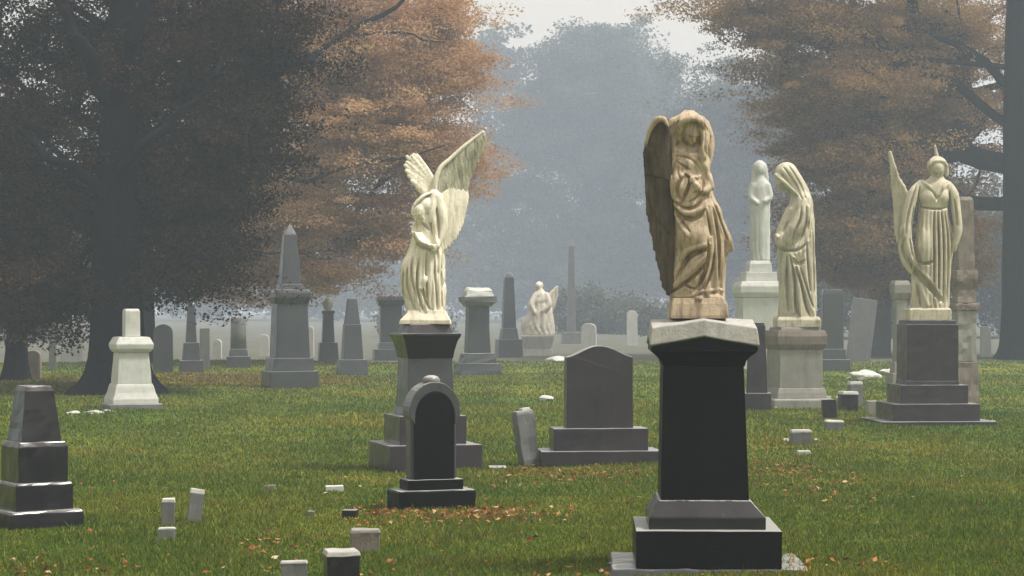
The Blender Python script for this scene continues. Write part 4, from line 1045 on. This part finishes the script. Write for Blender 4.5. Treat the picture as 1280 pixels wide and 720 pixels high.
monument('headstone', 'tall dark slab on a block base left of the hooded statue pedestal', 'headstone', 946, 518, -6,
 [('base','purple',[(518,20),(491,19)],.8),('slab','purple',[(491,14),(408,11),(403,9)],.5)])
monument('headstone', 'dim bluish slab on a wide base just right of the hooded statue', 'headstone', 1040, 463, 5,
 [('base','bluegrey',[(463,22),(449,21.5)],.7),('step','bluegrey',[(449,17),(436,16)],.6),('slab','bluegrey',[(436,14),(368,13.5),(362,12)],.5)])
ls = monument('headstone', 'pale leaning slab in the fog between the two light statues', 'headstone', 1072, 452, 5, [('slab','grey',[(452,15),(373,15.5)],.25)])
ls.rotation_euler = (0, math.radians(7), math.radians(5))
monument('headstone', 'foggy dark rectangular stone right of the pale leaning slab', 'headstone', 1100, 446, 5, [('slab','bluegrey',[(446,13),(352,13),(346,11)],.5)])
monument('column_monument', 'narrow weathered column with a broad cap left of the angel with lowered arms', 'monument', 1125, 487, 8,
 [('base','olive',[(487,16),(466,15)],.9),('plinth','olive',[(466,12),(452,11)],.9),('shaft','olive',[(452,8.5),(374,7.5)],.9),('cap','olive',[(374,9),(366,12),(356,12),(351,10)],.9)])
monument('column_monument', 'weathered brown monument with a broken carved top right of the angel with lowered arms', 'monument', 1205, 502, 8,
 [('base','rust',[(502,17),(452,15.5)],.9),('die','olive',[(452,14),(388,14)],.9),('cornice','rust',[(388,16),(382,17),(379,16)],.9),('broken_block','rust',[(379,14),(362,12),(348,16),(338,15)],.9),('shaft','rust',[(338,12),(250,10),(246,8)],.9)], rough=.02)
for px, gy, hw, ty, lab, m in ((66,462,5,420,'thin grey post stone glimpsed beside the slim tree on the far left','grey'),(42,475,10,438,'small brown block left of the thick trunk','rust'),(90,452,14,405,'faint pale slab left of the thick trunk','palefar'),
        (736,436,10,404,'faint pale stone in front of the round dark bush','palefar'),(790,432,7,388,'faint slender stone left of the large angel in the fog','palefar'),(1232,446,7,408,'small pale stone beside the thick right hand trunk','palefar'),
        (1008,440,6,390,'faint grey post behind the hooded statue pedestal','bluegrey'),(330,446,7,418,'tiny foggy stone left of the tall obelisk','palefar'),(505,443,7,415,'faint stone beside the misty flat capped pedestal','palefar'),(555,441,6,400,'faint grey stone in fog right behind the ivory angel','palefar'),
        (272,448,6,424,'tiny foggy stone between the stone post and the broken round column','palefar'),(388,446,5,408,'slim foggy stone hard against the right side of the tall obelisk','palefar')):
    monument('headstone', lab, 'headstone', px, gy, random.uniform(-8, 12), [('slab', m, [(gy,hw),(ty+7,hw),(ty,hw-.5)], .35, 'arch' if ty % 2 == 0 else 'box')], group='old headstones in the background')

# ---- small markers
def marker(px, gy, hw, ty, rot, mat, lab, capm=None, dr=.7, tilt=0, taper=.0):
    hh = gy-ty
    t = [('block', mat, [(gy,hw*(1+taper)),(ty+(hh*.14 if capm else 1.),hw),] , dr)]
    if capm: t.append(('top', capm, [(ty+hh*.14,hw*1.06),(ty,hw*.95)], dr))
    o = monument('grave_marker', lab, 'marker', px, gy, rot, t, group='small grave markers in the grass', rough=.006)
    o.rotation_euler[1] = math.radians(tilt+random.uniform(-2.5,2.5)); o.rotation_euler[0] = math.radians(random.uniform(-3,3)); return o
marker(427, 727, 24, 687, 14, 'charcoal', 'black block marker with a pale flat top at the bottom edge', 'cap', .8)
marker(368, 722, 17, 701, 5, 'grey', 'low grey marker cut by the bottom edge, left of the black block', 'cap', .6)
marker(456, 688, 19, 661, 6, 'rust', 'brownish marker with a flat top behind the black block', 'olive', .5)
marker(210, 656, 9, 623, 8, 'grey', 'short grey post marker with a rounded pale top on the left lawn', 'white', .8)
marker(242, 652, 9.5, 611, 14, 'grey', 'taller pale post marker leaning right on the left lawn', 'white', .6, 5)
marker(208, 675, 11, 659, 5, 'grey', 'low square marker at the foot of the short grey post', 'white', .7)
marker(337, 613, 7, 605, 5, 'rust', 'tiny brown stub in the open lawn, level with the two step pedestal', None, .8)
marker(438, 650, 10, 636, -8, 'charcoal', 'tiny dark stub left of the black arched headstone', None, .8)
marker(389, 645, 5, 638, 4, 'grey', 'tiny grey stub left of the tiny dark stub', None, .8)
marker(1060, 517, 12, 489, 12, 'charcoal', 'dark block marker with a white top right of the hooded statue pedestal', 'white', .9)
marker(1069, 505, 9, 477, 8, 'grey', 'grey marker directly behind the dark block marker', 'palefar', .8)
marker(1037, 526, 9, 498, 4, 'charcoal', 'dark low stone between the hooded statue pedestal and the dark block marker', None, .7)
marker(1042, 542, 11, 525, 0, 'grey', 'small cube marker with a white top below the dark low stone', 'white', .8)
marker(1001, 560, 13, 537, 2, 'grey', 'small grey marker with a flat projecting top right of the black pedestal', 'cap', .7)
marker(1005, 569, 8, 562, 0, 'white', 'tiny pale stone in front of the flat topped marker', None, .8)
marker(1090, 522, 8, 500, 8, 'olive', 'small mossy stone left of the three step pedestal', None, .7)
marker(418, 613, 12, 606, 8, 'palefar', 'nearly flush pale stone in the middle of the lawn', None, .7)
marker(622, 585, 12, 582, 4, 'grey', 'flush grey slab left of the leaning marker', None, 1.2)
marker(1030, 510, 8, 494, 4, 'palefar', 'low pale stone against the hooded statue pedestal', None, .7)
def rubble(px, gy, r_px, lab, mat, seed):
    c = dist(gy); s = c/F; bm = bmesh.new(); bmesh.ops.create_icosphere(bm, subdivisions=3, radius=1)
    for v in bm.verts:
        n = mnoise.noise(v.co*1.3+Vector((seed*7,0,0))); v.co *= 1+.45*n; v.co.x *= r_px*s; v.co.y *= r_px*s*.7; v.co.z *= r_px*s*.38
    me = bpy.data.meshes.new('rock'); bm.to_mesh(me); bm.free()
    o = link('stone_fragment', me, M[mat]); o.location = (wx(px,c), c, .03); tag(o, lab, 'stone', 'broken stone fragments lying in the grass')
rubble(92, 521, 12, 'flat white fragment farthest left beside the white pillar monument', 'white', 1)
rubble(118, 520, 13, 'white stone fragment between two others beside the white pillar monument', 'white', 2)
rubble(136, 518, 9, 'small white fragment touching the white pillar monument footing', 'white', 3)
rubble(700, 452, 16, 'pale flat rock in fog behind the arched headstone', 'palefar', 4)
rubble(683, 500, 10, 'pale flat rock in the lawn left of the arched headstone', 'palefar', 5)
rubble(1080, 472, 20, 'flat pale rock below the foggy leaning slab', 'palefar', 6)
rubble(1108, 466, 10, 'small rounded rock beside the narrow weathered column', 'palefar', 7)
rubble(982, 553, 5, 'pebble sized pale rock left of the flat topped marker', 'white', 8)
rubble(1020, 553, 4, 'pebble sized pale rock right of the flat topped marker', 'white', 9)
rubble(776, 714, 17, 'rough grey rock at the left foot of the tall black pedestal', 'bluegrey', 10)
rubble(992, 715, 17, 'rough grey rock at the right foot of the tall black pedestal', 'bluegrey', 11)
rubble(1240, 530, 5, 'tiny pale rock on the right lawn', 'white', 12)

# ================================================================== HAZE, SKY, LIGHT, CAMERA
bm = bmesh.new(); bmesh.ops.create_cube(bm, size=1)
for v in bm.verts: v.co = Vector((v.co.x*1500, 340+v.co.y*900, -1.3 if v.co.z < 0 else 44.0))
me = bpy.data.meshes.new('haze'); bm.to_mesh(me); bm.free()
hm = bpy.data.materials.new('haze air'); hm.use_nodes = True; nt = hm.node_tree; nt.nodes.remove(nt.nodes['Principled BSDF'])
pv = nt.nodes.new('ShaderNodeVolumePrincipled'); pv.inputs['Color'].default_value = (.70,.81,1.0,1); pv.inputs['Density'].default_value = .0023; pv.inputs['Anisotropy'].default_value = .2
nt.links.new(pv.outputs[0], nt.nodes['Material Output'].inputs['Volume'])
tag(link('haze', me, hm), 'pale cold fog filling the cemetery', 'fog', kind='stuff')

AZ = math.radians(102)      # sun azimuth from +Y towards +X
EL = math.radians(62)
w = bpy.data.worlds.new('World'); SC.world = w; w.use_nodes = True; nt = w.node_tree
sky = nt.nodes.new('ShaderNodeTexSky'); sky.sky_type = 'NISHITA'; sky.sun_disc = False; sky.sun_elevation = EL; sky.sun_rotation = AZ
sky.dust_density = 6; sky.air_density = 1.0; sky.ozone_density = .6
hs = nt.nodes.new('ShaderNodeHueSaturation'); hs.inputs['Saturation'].default_value = .50
nt.links.new(sky.outputs[0], hs.inputs['Color'])
cloud = mixc(nt, .55, hs.outputs[0], (10.6, 9.2, 7.2))      # thin overcast veil over the clear sky
nt.links.new(cloud, nt.nodes['Background'].inputs[0]); nt.nodes['Background'].inputs[1].default_value = .05
sun = bpy.data.lights.new('sun', 'SUN'); sun.energy = 2.1; sun.angle = math.radians(8); sun.color = (1,.95,.86)
so = bpy.data.objects.new('sun', sun); COL.objects.link(so); so.location = (20,20,30)
dirv = Vector((math.sin(AZ)*math.cos(EL), math.cos(AZ)*math.cos(EL), math.sin(EL)))
so.rotation_euler = dirv.to_track_quat('Z', 'Y').to_euler()
cam = bpy.data.cameras.new('camera'); co = bpy.data.objects.new('camera', cam); COL.objects.link(co)
co.location = (0,0,CAMH); co.rotation_euler = (math.radians(90),0,0)
cam.sensor_width = 36; cam.lens = 36*F/1280; cam.shift_y = (HOR-360)/1280; cam.clip_start = .1; cam.clip_end = 3000
SC.camera = co
vs = SC.view_settings; vs.view_transform = 'Standard'; vs.look = 'None'; vs.exposure = 1.42; vs.gamma = 1; vs.use_curve_mapping = False
SC.render.engine = 'CYCLES'; cy = SC.cycles
cy.use_denoising = True; cy.max_bounces = 6; cy.diffuse_bounces = 3; cy.glossy_bounces = 2; cy.volume_bounces = 2; cy.transparent_max_bounces = 4; cy.transmission_bounces = 2
cy.sample_clamp_indirect = 4; cy.use_adaptive_sampling = True; cy.adaptive_threshold = .02
